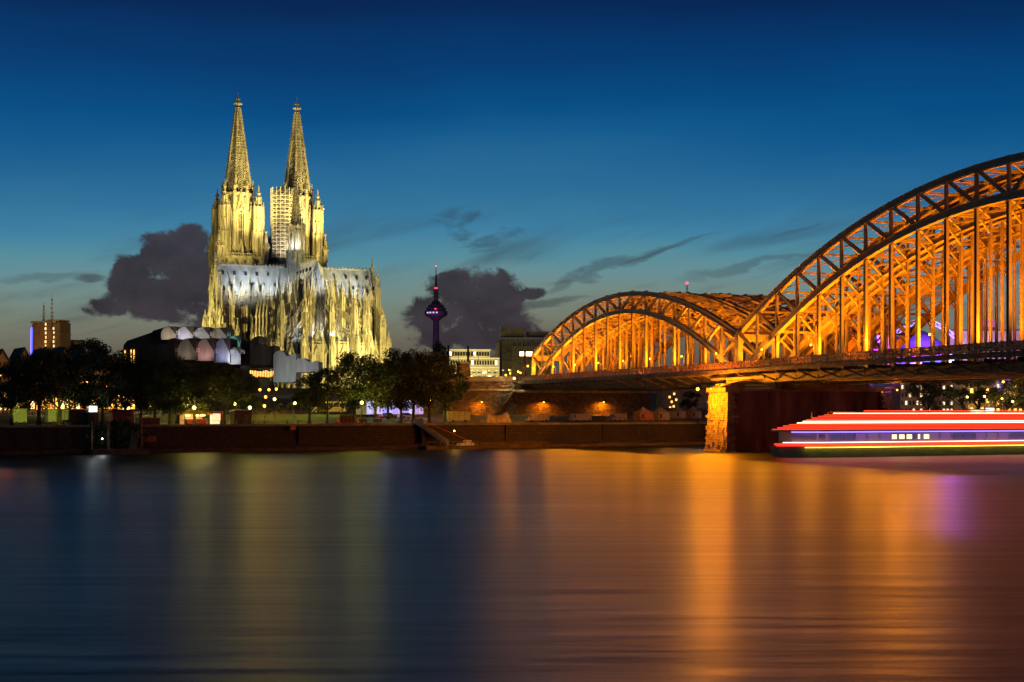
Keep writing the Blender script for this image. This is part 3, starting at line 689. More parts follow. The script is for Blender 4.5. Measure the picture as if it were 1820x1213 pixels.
# --- floodlights of the cathedral
FY = (1, .80, .22); FY2 = (1, .78, .21); FW = (.92, .97, .96)
def cl(x, y, z): v = cath_m @ Vector((x, y, z)); return v
cath_m = Matrix.Translation((-106.7, 722, 18.3)) @ Matrix.Rotation(TH, 4, 'Z')
for x, y, z, tx, ty, tz, pw, sz in (
    (-76, -104, 2, -12, -50, 22, 950e3, 78), (64, -92, 2, 14, -46, 22, 800e3, 80), (-80, -26, 3, -36, -10, 24, 500e3, 95), (4, -112, 3, 0, -60, 22, 250e3, 80)):
    light(cl(x, y, z), pw, FY, 'SPOT', cl(tx, ty, tz), sz, .8, 1.0)
for cx in (-15.9, 15.9):      # tower floods on the transept gutters and the tower galleries
    light(cl(cx - 16 if cx < 0 else cx + 12, 14, 60), 105e3, FY2, 'SPOT', cl(cx, 54, 96), 62, .8, .6)
    light(cl(cx + 7, 26, 66), 420e3, FY2, 'SPOT', cl(cx, 56, 124), 62, .9, .6)
for X in (-30, -16, 24): light(cl(X, -18, 50), 11000, FW, 'SPOT', cl(X, -4, 54), 140, .9, .5)
light(cl(-17, YE + 12, 50), 9000, FW, 'SPOT', cl(-4, YE + 14, 54), 140, .9, .5); light(cl(-3, YE - 18, 49), 8000, FW, 'SPOT', cl(0, YE - 3, 54), 110, .9, .5)
light(cl(0, -2.9, 72), 1300, (1, .97, .85), radius=.3); light(cl(-2.9, 0, 72), 1300, (1, .97, .85), radius=.3)
for a in (-1.3, -2.1): light(cl(12 * math.cos(a), YE + 12 * math.sin(a), 26), 3500, (1, .96, .8), radius=.4)
for a in (-.9, -1.57, -2.3): light(cl(27 * math.cos(a), YE + 27 * math.sin(a), 25), 1300, (.95, .97, 1), 'SPOT', cl(17 * math.cos(a), YE + 17 * math.sin(a), 25), 90, .8, .3)
light(cl(sx - 4, sy_ - 24, 62), 70e3, (1, .86, .62), 'SPOT', cl(sx, sy_, 92), 60, .8, .5)

# ------------------------------------------------------------------ the bridge (local x = north, -y = along the spans to the east, z above the water)
TB = R(20)
br = thing('arch_bridge', (5.9, 412, 0), TB, 'long steel railway bridge of riveted truss arches lit orange from below', 'bridge')
br_m = Matrix.Translation((5.9, 412, 0)) @ Matrix.Rotation(TB, 4, 'Z')
def bp_(x, t, z): return br_m @ Vector((x, -t, z))
PL = [0.0, 8.6, 10.9, 19.5, 21.8, 30.4]           # the six arch planes: three bridges side by side
L1, L2 = 118.88, 167.75
SP = [(0.0, L1, 16, 24.0, 12.6, 15.4, 17.1), (L1, L2, 22, 24.5, 21.8, 15.4, 25.4)]
def deckz(t): return 16.75 + (.35 * 4 * ((t - L1) / L2) * (1 - (t - L1) / L2) if t > L1 else 0)
def chord(sp, t, up):
    s = (t - sp[0]) / sp[1]; k = 4 * s * (1 - s)
    return (sp[3] + sp[4] * k) if up else (sp[5] + sp[6] * k)
hang_rest, diag_rest, brace = MB(), MB(), MB()
def ibeam(mb, x, t0, z0, t1, z1, w, h, fl=.1):     # built-up chord: web plus two wider flanges and rivet-plate joints
    mb.beam((x, -t0, z0), (x, -t1, z1), w * .55, h)
    d = Vector((0, -(t1 - t0), z1 - z0)).normalized(); nrm = Vector((0, -d.z, d.y)) if True else 0
    if nrm.z < 0: nrm = -nrm
    for s_ in (-1, 1):
        o = nrm * (s_ * h / 2); mb.beam(Vector((x, -t0, z0)) + o, Vector((x, -t1, z1)) + o, w, fl)
for pi_, X in enumerate(PL):
    for si, sp in enumerate(SP):
        N = sp[2]; T = [sp[0] + sp[1] * i / N for i in range(N + 1)]
        m = MB()
        for i in range(N):
            sub = 2
            for q in range(sub):
                a, e = T[i] + (T[i + 1] - T[i]) * q / sub, T[i] + (T[i + 1] - T[i]) * (q + 1) / sub
                ibeam(m, X, a, chord(sp, a, 1), e, chord(sp, e, 1), .95, .95 + .15 * si); ibeam(m, X, a, chord(sp, a, 0), e, chord(sp, e, 0), .95, 1.0 + .15 * si)
        for i in range(1, N):
            zu, zl = chord(sp, T[i], 1), chord(sp, T[i], 0)
            m.box(X, -T[i], zl - .75, .5, 1.5, 1.5); m.box(X, -T[i], zu - .7, .5, 1.4, 1.4)
        for i in (0, N): m.box(X, -(T[i] + (.35 if i == 0 else -.35)), 14.6, 1.0, .9, chord(sp, T[i], 1) - 14.4)
        arch = m.build('arch_truss', steel, br)
        for i in range(N + 1):
            zu, zl = chord(sp, T[i], 1), chord(sp, T[i], 0)
            if 0 < i < N:
                mb = MB() if pi_ < 2 else hang_rest
                z0 = 14.6
                hw_ = .52 if pi_ == 0 else .36
                mb.box(X, -T[i], z0, .14, hw_, zl - z0)
                for s_ in (-1, 1): mb.box(X, -T[i] + s_ * (hw_ / 2 + .03), z0, hw_, .06, zl - z0)
                mb.box(X, -T[i], zl, .5, hw_, zu - zl)
                if pi_ < 2: mb.build('hanger', steel, arch)
            if i < N:
                mb = MB() if pi_ < 2 else diag_rest
                j = i + 1; a, e = (T[i], T[j]) if j <= N / 2 else (T[j], T[i])
                mb.beam((X, -a, chord(sp, a, 1)), (X, -e, chord(sp, e, 0)), .5, .55)
                if pi_ < 2: mb.build('diagonal', steel, arch)
for k in (0, 2, 4):                                 # sway frames and wind bracing between the two arches of each bridge
    xa, xb = PL[k], PL[k + 1]; xm = (xa + xb) / 2
    for sp in SP:
        N = sp[2]; T = [sp[0] + sp[1] * i / N for i in range(N + 1)]
        for i in range(N + 1):
            zu, zl = chord(sp, T[i], 1), chord(sp, T[i], 0); clear = 23.2
            brace.beam((xa, -T[i], zu - .1), (xb, -T[i], zu - .1), .34, .4)
            if zl > clear:
                brace.beam((xa, -T[i], zl), (xb, -T[i], zl), .34, .45)
                brace.beam((xa, -T[i], zu), (xb, -T[i], zl), .22, .22); brace.beam((xa, -T[i], zl), (xb, -T[i], zu), .22, .22)
                brace.beam((xa, -T[i], zl - 2.6), (xa + 2.4, -T[i], zl - .1), .25, .3); brace.beam((xb, -T[i], zl - 2.6), (xb - 2.4, -T[i], zl - .1), .25, .3)
            if i < N:
                z2 = chord(sp, T[i + 1], 1); brace.beam((xa, -T[i], zu + .2), (xb, -T[i + 1], z2 + .2), .2, .22); brace.beam((xb, -T[i], zu + .2), (xa, -T[i + 1], z2 + .2), .2, .22)
                l2 = chord(sp, T[i + 1], 0)
                if zl > clear and l2 > clear: brace.beam((xa, -T[i], zl - .2), (xb, -T[i + 1], l2 - .2), .3, .3); brace.beam((xb, -T[i], zl - .2), (xa, -T[i + 1], l2 - .2), .3, .3)
o = brace.build('wind_bracing', steel, br)
tag(hang_rest.build('hanger_mass', steel, br), kind='stuff'); tag(diag_rest.build('diagonal_mass', steel, br), kind='stuff')
# portal beams above the piers and at the west end
m = MB()
for t in (0.4, L1 - .6, L1 + .6):
    for k in (0, 2, 4): m.box((PL[k] + PL[k + 1]) / 2, -t, 22.6, 8.6, .5, 1.5)
m.build('portal_beam', steel, br)
# deck: ballast trough, longitudinal girders, cross beams, the southern walkway
TE = L1 + L2
m = MB()
for xa, xb in ((-.5, 9.3), (10.3, 20.1), (21.2, 31.0)): m.hexa([(xa, 8, 15.2), (xb, 8, 15.2), (xb, -TE, 15.2), (xa, -TE, 15.2), (xa, 8, 15.9), (xb, 8, 15.9), (xb, -TE, 15.9), (xa, -TE, 15.9)])
m.build('deck', steel_d, br)
for X in PL:
    m = MB()
    for a, e in ((0.5, L1 - .5), (L1 + .5, TE)): m.beam((X, -a, 15.0), (X, -e, 15.0), .5, 1.7); m.beam((X, -a, 14.15), (X, -e, 14.15), .9, .12)
    m.build('main_girder', steel_d, br)
for si, sp in enumerate(SP):
    for i in range(sp[2] + 1):
        t = sp[0] + sp[1] * i / sp[2]; m = MB(); m.beam((-4.6, -t, 15.9), (35, -t, 15.9), .4, .5); m.box(15.2, -t, 14.3, 31, .45, 1.5)
        m.beam((-4.4, -t, 15.8), (-.4, -t, 14.4), .25, .25); m.build('cross_beam', steel_d, br)
m = MB(); TS = [-26 + 7.5 * i for i in range(42)]
for a, e in zip(TS, TS[1:]):
    za, ze = deckz(max(a, 0)), deckz(max(e, 0))
    m.hexa([(-4.4, -a, za - .35), (-.7, -a, za - .35), (-.7, -e, ze - .35), (-4.4, -e, ze - .35), (-4.4, -a, za), (-.7, -a, za), (-.7, -e, ze), (-4.4, -e, ze)])
    m.beam((-4.45, -a, za - .5), (-4.45, -e, ze - .5), .18, .75)
wk = m.build('walkway', steel_d, br)
m = MB()
for a, e in zip(TS, TS[1:]):
    za, ze = deckz(max(a, 0)), deckz(max(e, 0))
    for h in (.12, .75, 1.42): m.beam((-4.3, -a, za + h), (-4.3, -e, ze + h), .1, .1)
    for q in range(3):
        t = a + (e - a) * q / 3; m.box(-4.3, -t, deckz(max(t, 0)) - .1, .14, .14, 1.6)
rl = m.build('railing', steel_d, br)
m = MB()                                            # the love locks hung on the railing mesh
LC = [mat('lock_brass', (.5, .30, .10), .4, .3, 3, metal=.6), mat('lock_red', (.45, .08, .04), .4, .3, 3), mat('lock_steel', (.45, .42, .38), .35, .3, 3, metal=.6)]
for q, lm in enumerate(LC):
    m = MB()
    for i in range(3000):
        t = -20 + rnd.random() * 270; z = deckz(max(t, 0)) + .12 + rnd.random() * 1.2; s = .08 + .11 * rnd.random()
        m.box(-4.3 + (rnd.random() - .5) * .2, -t, z, .08, s, s * 1.3)
    tag(m.build('love_locks', lm, rl), kind='stuff')
m = MB()
for a, e in zip(TS, TS[1:]): m.quad((-4.24, -a, deckz(max(a, 0)) + .1), (-4.24, -e, deckz(max(e, 0)) + .1), (-4.24, -e, deckz(max(e, 0)) + 1.4), (-4.24, -a, deckz(max(a, 0)) + 1.4))
mm = mat('lock_covered_mesh', (.34, .15, .07), .6, .8, 2.6, .3, c2=(.05, .025, .015))
_n = NB(mm.node_tree); _tr = _n.n('ShaderNodeBsdfTranslucent'); _tr.inputs[0].default_value = (.5, .26, .12, 1); _mx = _n.n('ShaderNodeMixShader'); _mx.inputs[0].default_value = .5
_vo = _n.n('ShaderNodeTexVoronoi'); _vo.inputs['Scale'].default_value = 3.2; mm.node_tree.links.new(_n.n('ShaderNodeTexCoord').outputs['Object'], _vo.inputs['Vector'])
mm.node_tree.links.new(_n.m('MULTIPLY', _n.smooth(_vo.outputs['Color'], .2, .9), .8), _mx.inputs[0])
mm.node_tree.links.new(mm.node_tree.nodes['Principled BSDF'].outputs[0], _mx.inputs[1]); mm.node_tree.links.new(_tr.outputs[0], _mx.inputs[2]); mm.node_tree.links.new(_mx.outputs[0], mm.node_tree.nodes['Material Output'].inputs[0])
m.build('railing_mesh', mm, rl)
m = MB()
for a, e in zip(TS, TS[1:]): m.quad((35.0, -a, 15.9), (35.0, -e, 15.9), (35.0, -e, 17.9), (35.0, -a, 17.9))
m.beam((33, 10, 15.9), (33, -TE, 15.9), 4, .4); m.build('northern_walkway', steel_d, br)
# river pier with rough-hewn ends
def pier_outline(x0, x1, hw): return [(x0, -L1 - hw + 1.6), (x0 + 1.4, -L1 - hw), (x1 - 1.4, -L1 - hw), (x1, -L1 - hw + 1.6), (x1, -L1 + hw - 1.6), (x1 - 1.4, -L1 + hw), (x0 + 1.4, -L1 + hw), (x0, -L1 + hw - 1.6)]
m = MB(); m.prism(pier_outline(-4.7, 33.6, 3.2), -2, 12.4)
pr = m.build('pier', mat('pier_stone', (.20, .11, .075), .85, .45, .35, .4, streak=True), br)
m = MB()
m.prism(pier_outline(-6.4, 33.2, 3.5)[:0] + [(-5.6, -L1 - 4.7), (-1.0, -L1 - 4.7), (-1.0, -L1 + 3.8), (-5.6, -L1 + 3.8)], 12.2, 13.1)
m.prism([(28.5, -L1 - 3.4), (34.4, -L1 - 3.4), (34.4, -L1 + 3.4), (28.5, -L1 + 3.4)], 12.4, 13.2)
m.prism([(-1.0, -L1 - 3.1), (12.6, -L1 - 3.1), (12.6, -L1 + 3.1), (-1, -L1 + 3.1)], 12.4, 12.8); m.prism([(12.7, -L1 - 3.3), (28.4, -L1 - 3.3), (28.4, -L1 + 3.3), (12.7, -L1 + 3.3)], 12.4, 13.9)
m.build('pier_cap', mat('pier_cap_stone', (.34, .24, .15), .85, .3, .6, .3), pr)
rub = mat('rubble_stone', (.42, .31, .18), .9, .4, 1.2, .5)
for x0, sg in ((-4.7, -1), (33.6, 1)):
    m = MB(); z = -.6; row = 0
    while z < 12.1:
        h = .42 + .16 * rnd.random(); f = 1 - z / 12.2; bat = .55 * f
        yy = -4.3 - bat + (.3 if row % 2 else 0)
        while yy < 3.3 + bat:
            wd = .5 + .55 * rnd.random(); pro = .12 + .28 * rnd.random() * (1.3 - z / 16); x = x0 + sg * (bat * .9)
            m.box(x + sg * pro / 2 - sg * .25, -L1 + yy + wd / 2, z + .03, .6 + pro, wd * .93, h * .86, (rnd.random() - .5) * .12)
            yy += wd
        for s_ in (-1, 1):
            xx = 0.0
            while xx < 1.0 + (row % 2) * .7:
                wd = .6 + .5 * rnd.random(); m.box(x0 - sg * (xx + wd / 2 - .3) + sg * bat, -L1 + s_ * ((4.15 if s_ < 0 else 3.2) + bat * .8 + .1 * rnd.random()), z + .03, wd * .9, .5 + .25 * rnd.random(), h * .86); xx += wd
        z += h; row += 1
    m.box(x0 + sg * .4, -L1, -1, 2.6, 8.2, 1.3); m.build('cutwater', rub, pr)
m = MB()
for X in PL: m.box(X, -L1, 13.0 if X < 0 else 12.8, 1.6, 2.2, .9); m.box(X, -L1, 13.7, 1.1, 1.2, 1.0)
m.box(-3.6, -L1, 13.1, 2.6, 2.0, .8); m.build('bearing', mat('bearing_steel', (.3, .2, .12), .6, .3, 1), pr)
m = MB()
m.beam((-3.2, -L1 + 6, 14.9), (-3.2, -L1 - 16, 14.9), .3, .45); m.beam((-3.2, -L1 + 9, 13.6), (-3.2, -L1, 13.4), .2, .25)
for a in (-10, -6, -2, 2, 5): m.beam((-3.2, -L1 + a, 14.9), (-3.2, -L1, 13.9), .2, .2)
m.build('service_gantry', steel, pr)

# abutment: masonry front below the western end, retaining wall of the approach to its south
ab = thing('abutment', (5.9, 412, 0), TB, 'rough masonry abutment and ramp wall carrying the western end of the steel bridge', 'wall')
m = MB(); m.box(16, 4.0, 4, 42, 6, 9.6); m.build('wall', masonry, ab)
m = MB(); m.box(16, 2.6, 13.6, 43, 7.6, .8); m.build('bearing_shelf', concrete, ab)
m = MB(); m.box(-14.5, 5.2, 4, 19, 7, 12.8); m.build('ramp_wall', masonry, ab)
m = MB(); m.box(-14.6, 4.9, 14.1, 19.6, 7.4, .5); m.box(-14.6, 4.9, 16.7, 19.6, 7.6, .5); m.box(-14.6, 1.5, 17.2, 19.4, .4, .9); m.build('cornice', concrete, ab)
m = MB()
for i in range(4): m.box(-21.5 + i * 1.5, 1.75, 12.1, .8, .5, 1.5)
for i in range(3): m.box(-18 + i * 5, 1.7, 8, .9, .4, 1.3)
m.build('niche_shade', black, ab)  # black blocks set on the wall paint the shade of recesses
m = MB()
for i in range(18): m.box(-4.4 - i * .42, .9, 15.6 - i * .52, .5, 1.4, .3)
m.beam((-4.2, .2, 16.8), (-12.2, .2, 7.2), .12, .12); m.beam((-4.2, .25, 15.8), (-12.2, .25, 6.2), .3, .5)
for i in range(7): m.box(-4.6 - i * 1.2, .2, 15.4 - i * 1.47, .1, .1, 1.3)
m.build('stair', steel_d, ab)
m = MB(); m.box(-18, 15, 4, 40, 14, 12.6); m.box(16, 40, 4, 44, 66, 12.4); m.build('embankment', concrete, ab)

# bridge lighting: orange uplights between the arches, walkway lamps
OR = (1, .25, .003); OR2 = (1, .31, .012)
for sp in SP:
    N = sp[2]
    for i in range(N + 1):
        t = sp[0] + sp[1] * (i + .5) / N
        if i == N: continue
        f = (chord(sp, t, 1) - 16) / 20
        if i % 2 == 0: light(bp_(2.4, t, 17.3), 33000 * (.45 + f), OR, 'SPOT', bp_(3.4, t, 40), 160, .7, .25)
        if i % 4 == 1:
            light(bp_(15.2, t, 17.3), 8500 * (.45 + f), (1, .17, .001), 'SPOT', bp_(15.2, t, 40), 160, .7, .25)
            light(bp_(26, t, 17.3), 7000 * (.45 + f), (1, .17, .001), 'SPOT', bp_(26, t, 40), 160, .7, .25)
        if i % 3 == 1 and sp is SP[1]: light(bp_(.9, t - sp[1] * .5 / N + .6, 17.4), 3500, OR2, 'SPOT', bp_(.3, t - sp[1] * .5 / N, 34), 60, .8, .2)
def bridge_lamp(t, label, h=3.4, x=-1.5):
    z = deckz(max(t, 0)); r = thing('bridge_lamp', bp_(x, t, z), TB, label, 'street lamp', 'orange lamps along the bridge walkway')
    m = MB(); m.tube([(0, 0, 0), (0, 0, h), (-.5, 0, h + .25)], .07, 6); m.build('pole', black, r)
    m = MB(); m.ball(-.6, 0, h + .18, .2, 8, 5); m.build('bulb', E_or, r)
    light((-.9, 0, h - .2), 4800, OR2, radius=.2, parent=r)
for k, (t, lb) in enumerate(((-14, 'orange lamp on the ramp just before the first arch of the bridge'), (6, 'orange walkway lamp beside the foot of the smaller arch'), (21, 'orange walkway lamp under the rising end of the smaller arch'),
        (36, 'second orange lamp from the foot of the smaller arch inside its span'), (51, 'orange walkway lamp just before the crown of the smaller arch'), (66, 'orange walkway lamp just past the crown of the smaller arch'),
        (81, 'orange walkway lamp under the falling half of the smaller arch'), (97, 'orange walkway lamp last before the pier under the smaller arch'), (113, 'orange walkway lamp beside the portal posts over the stone pier'),
        (132, 'orange walkway lamp at the springing of the big arch'), (150, 'orange walkway lamp before the violet lit dome seen through the big arch'), (168, 'orange walkway lamp between the violet dome and the pale flat-roofed building'), (186, 'orange walkway lamp at the crown of the big arch'))):
    bridge_lamp(t, lb)
# pier floods hung under the walkway ends
for x0, sg, pw in ((-4.7, -1, 40000), (33.6, 1, 24000)):
    fl = thing('pier_floodlight', bp_(x0 + sg * 3.0, L1 + 2.4, 13.1), TB, 'small floodlight washing the %s end of the stone pier yellow' % ('nearer southern' if sg < 0 else 'farther northern'), 'floodlight', 'floodlights on the pier ends')
    m = MB(); m.box(0, 0, -.12, .5, .8, .2); m.tube([(0, 0, .05), (-sg * 2.4, 1.2, .3)], .06, 5); m.build('housing', black, fl)
    m = MB(); m.ball(0, 0, -.28, .17, 8, 5); m.build('bulb', E_or, fl); light((0, 0, -.6), pw, (1, .27, .003), radius=.25, parent=fl)

# ------------------------------------------------------------------ museum and concert hall with saw-tooth sheds
mu = thing('museum', tuple(at(330, 733, 560).xy) + (15.0,), R(14), 'museum block with rows of curved saw-tooth roof sheds lit in changing colours', 'museum')
mu_m = Matrix.Translation(mu.location) @ Matrix.Rotation(R(14), 4, 'Z'); mu_i = mu_m.inverted()
def mul(px, py, Y): return mu_i @ at(px, py, Y)
def shed_prof(w, h, hr):       # quarter-round rise from the left to a crest, then a straight slope down to the right
    pts = [(0, 0), (0, h * .42)]
    for i in range(1, 9):
        t = i / 8 * math.pi / 2; pts.append((w * .52 * (1 - math.cos(t)), h * .42 + h * .58 * math.sin(t)))
    pts += [(w * .60, h * .96), (w * .97, h * (.26 + .5 * hr)), (w, h * (.18 + .5 * hr)), (w, 0)]
    return pts
def shed_body(w, h, hr):       # the dark roof behind the front runs on level to a sharp fin
    return shed_prof(w, h, hr)[:-4] + [(w * .97, h * 1.03), (w, h * .80), (w, 0)]
def shed(px0, px1, ptop, pbase, Y, depth, m, lamp, pw, hr=.35, lc=None):
    a, e = mul(px0, pbase, Y), mul(px1, pbase, Y); w = (e - a).length; h = (pbase - ptop) / F * Y
    ax = (e - a).normalized(); dv = Vector((-ax.y, ax.x, 0)); dv = dv if dv.y > 0 else -dv
    mb = MB(); mb.extr(shed_body(w, h, hr), a, ax, (0, 0, 1), dv, depth); ob = mb.build('roof_shed', zinc_d, mu)
    f = MB(); f.extr([(x * .985 + w * .008, z * .985) for x, z in shed_prof(w, h, hr)], a - dv * .25, ax, (0, 0, 1), dv, .2)
    k = max(4, int(w / .7))
    pr = shed_prof(w, h, hr)
    def top(x):
        for (x0, z0), (x1, z1) in zip(pr[1:], pr[2:]):
            if x0 <= x <= x1 and x1 > x0: return z0 + (z1 - z0) * (x - x0) / (x1 - x0)
        return h * hr
    for i in range(1, k): q = a + ax * (w * i / k) - dv * .3; f.beam(q, q + Vector((0, 0, top(w * i / k) * .97)), .1, .12, (ax.x, ax.y, 0))
    f.build('shed_front', m, ob)
    q = a + ax * (w * 1.0); c = MB()
    for zz in (.2, .55, .9): c.beam(q + ax * .1 + Vector((0, 0, h * hr + zz * 1.6)), q + ax * 1.5 + Vector((0, 0, h * hr + zz * 1.6)), .12, .12)
    for xx in (.15, .8, 1.45): c.beam(q + ax * xx + Vector((0, 0, h * hr)), q + ax * xx + Vector((0, 0, h * hr + 1.6)), .12, .12)
    c.build('window_frame', white, ob)
    if lamp:
        s = mu_m @ (a + ax * w * .5 - dv * 5.5 + Vector((0, 0, .4))); tg = mu_m @ (a + ax * w * .45 + Vector((0, 0, h * .55)))
        light(s, pw * .62, lamp, 'SPOT', tg, 110, .9, .3)
tanl, wl, pinkl, teall, blul = (1, .78, .48), (.97, .93, 1), (1, .50, .42), (.30, .90, .80), (.52, .55, 1)
shed(286, 313, 581, 604, 575, 16, zinc, tanl, 1500); shed(313, 343, 581, 606, 578, 16, zinc, wl, 2400); shed(343, 373, 582, 607, 581, 16, zinc, (1, .93, .85), 2200); shed(373, 403, 583, 607, 584, 16, zinc, tanl, 700)
shed(404, 427, 597, 618, 586, 10, zinc, teall, 1500)
shed(295, 311, 602, 640, 552, 14, zinc_d, None, 0); shed(316, 348, 602, 640, 556, 16, zinc, tanl, 600); shed(348, 381, 602, 642, 560, 16, zinc, pinkl, 2000); shed(381, 409, 602, 645, 564, 16, zinc, blul, 1600)
shed(406, 428, 617, 648, 566, 12, zinc, (.85, .88, 1), 2600, .6)
# the dark main body
def mblock(name, pts, Y, py0, m, dpt):
    a = [mul(px, py, Y) for px, py in pts]; mb = MB(); o = a[0]; ax = (Vector((1, 0, 0))); ax = (mul(pts[0][0] + 100, pts[0][1], Y) - o).normalized()
    dv = Vector((-ax.y, ax.x, 0)); dv = dv if dv.y > 0 else -dv
    mb.extr([((p - o).dot(ax), p.z - o.z) for p in a], o, ax, (0, 0, 1), dv, dpt)
    P2 = [((p - o).dot(ax), p.z - o.z) for p in a]; xs = [q[0] for q in P2]; zb_ = min(q[1] for q in P2); ob = mb.build(name, m, mu); rb = MB()
    x = min(xs) + .9
    while x < max(xs) - .4:
        tp_ = max([z0 + (z1 - z0) * (x - x0) / (x1 - x0) for (x0, z0), (x1, z1) in zip(P2, P2[1:] + P2[:1]) if abs(x1 - x0) > 1e-6 and min(x0, x1) <= x <= max(x0, x1)] or [zb_ + 1])
        rb.beam(o + ax * x - dv * .12 + Vector((0, 0, zb_)), o + ax * x - dv * .12 + Vector((0, 0, tp_ - .25)), .14, .2, (ax.x, ax.y, 0)); x += 1.15
    rb.build('cladding_rib', m, ob); return ob
mblock('wall', [(218, 700), (218, 624), (220, 613), (226, 606), (270, 591), (272, 588), (300, 580), (296, 604), (312, 618), (330, 640), (440, 640), (440, 700)], 590, 0, zinc_d, 30)
mblock('wall', [(428, 700), (428, 602), (434, 603), (440, 606), (446, 605), (452, 600), (460, 597), (460, 700)], 572, 0, zinc_d, 20)
mblock('wall', [(446, 654), (446, 625), (448, 617), (453, 611), (459, 609), (463, 611), (473, 618), (486, 614), (486, 654)], 560, 0, zinc_d, 16)
gl = mblock('wall', [(486, 680), (486, 631), (489, 626), (494, 624), (500, 623), (509, 633), (514, 633), (518, 630), (526, 629), (526, 680)], 556, 0, zinc, 14)
wl_ = mblock('wall', [(526, 662), (526, 642), (529, 638), (534, 637), (541, 637), (546, 643), (553, 644), (558, 643), (561, 642), (566, 643), (566, 662)], 556, 0, zinc, 12)
light(at(500, 676, 541), 2600, (.82, 1, .85), 'SPOT', at(506, 650, 556), 110, .8, .3); light(at(545, 662, 540), 2400, (.95, .9, 1), 'SPOT', at(545, 648, 556), 110, .8, .3)
m = MB()
for px in (222, 233, 238):
    a = mul(px - 1, 645, 589.4); e = mul(px + 1, 645, 589.4); z1 = mul(px, 622, 589.4); m.quad(a, e, (e.x, e.y, z1.z), (a.x, a.y, z1.z))
m.build('window', E_win, mu)
m = MB(); a, e = mul(446, 655, 559), mul(486, 655, 559); m.beam(a, e, 5, .4)
for i in range(14): q = a.lerp(e, (i + .5) / 14); m.beam(q, q - Vector((0, 0, 3.6)), .3, .3)
m.build('foyer_canopy', wood, mu)
m = MB()
for i in range(16):
    q = a.lerp(e, (i + .3) / 16); t = 1.0 + rnd.random() * 1.2; q = q + Vector((0, .3, -t - .2)); m.box(q.x, q.y, q.z - t / 2, 1.0, .2, t)
m.build('foyer_window', E_win, mu)

# ------------------------------------------------------------------ tower block with two masts, far left
tbk = thing('office_tower', tuple(at(90, 733, 690).xy) + (14,), R(-14), 'brown office tower with lit stair windows and two antenna masts on its roof', 'building'); tbk.scale = (.78, .78, 1.02)
m = MB(); m.box(-3.2, 0, 0, 10.5, 13, 35.0); m.box(3.6, -1.2, 0, 3.4, 13, 36.4); m.box(7.6, 0, 0, 4.6, 12, 35.4); m.build('wall', brownb, tbk)
m = MB(); m.box(-.5, 0, 35.2, 17.2, 14.4, .9); m.box(6.0, -.8, 36.1, 8, 12, .6); m.box(8, 0, 30, 5.2, 13, .3); m.build('roof', concrete, tbk)
for x, y0, n_ in ((1.0, -6.7, 8), (5.9, -6.3, 7)):
    m = MB()
    for i in range(n_):
        wdt = 1.5 if x < 3 else .8
        m.box(x + (.12 if i % 3 else -.1), y0, 20.0 + i * 2.0, wdt * (1 if i % 4 else .7), .25, 1.15)
    m.build('stair_window', emit('stair_glow', (1, .80, .36), 1.3), tbk)
for x, h in ((-4.6, 8.8), (.9, 12.6)):
    m = MB(); m.fr(x, 0, 36, 1.0, 37.2, .9, 8); m.fr(x, 0, 37, .35, 36 + h, .14, 6)
    for i in range(5): z = 38 + (h - 3) * i / 5; m.box(x, 0, z, 1.9 - .2 * i, .2, .16); m.box(x, 0, z, .2, 1.9 - .2 * i, .16); m.box(x + .8 - .1 * i, 0, z, .18, .18, 1.1); m.box(x - .8 + .1 * i, 0, z, .18, .18, 1.1)
    m.build('antenna_mast', mat('antenna_paint', (.45, .32, .2), .6, .3, 1), tbk)
light(at(90, 618, 655) , 12000, (1, .55, .16), 'SPOT', at(92, 585, 690), 90, .8, .5); light(at(65, 618, 672), 4000, (1, .45, .10), 'SPOT', at(66, 590, 690), 90, .8, .5)
light((*(Vector(at(85, 555, 676))),), 900, (1, .8, .4), radius=.4)
m = MB()
for i in range(13):
    z = 19.5 + i * 1.05; m.tube([(-9.2 - .06 * i + 1.2 * 0, -5.6, z), (-8.6 + .1 * i - .6, -6.9, z)], .12, 4)
    m.tube([(-9.6, -6.4, z), (-8.6, -6.9, z + 1.0)], .12, 4)
m.build('light_lattice', emit('blue_violet_lattice', (.22, .2, 1), 1.6), tbk)
for i in range(4): m = MB(); m.tube([(-9.7 + i * .38, -6.5, 19), (-9.3 + i * .38, -6.5, 33.2)], .16, 5); m.build('light_tube', E_blue if i else E_viol, tbk)
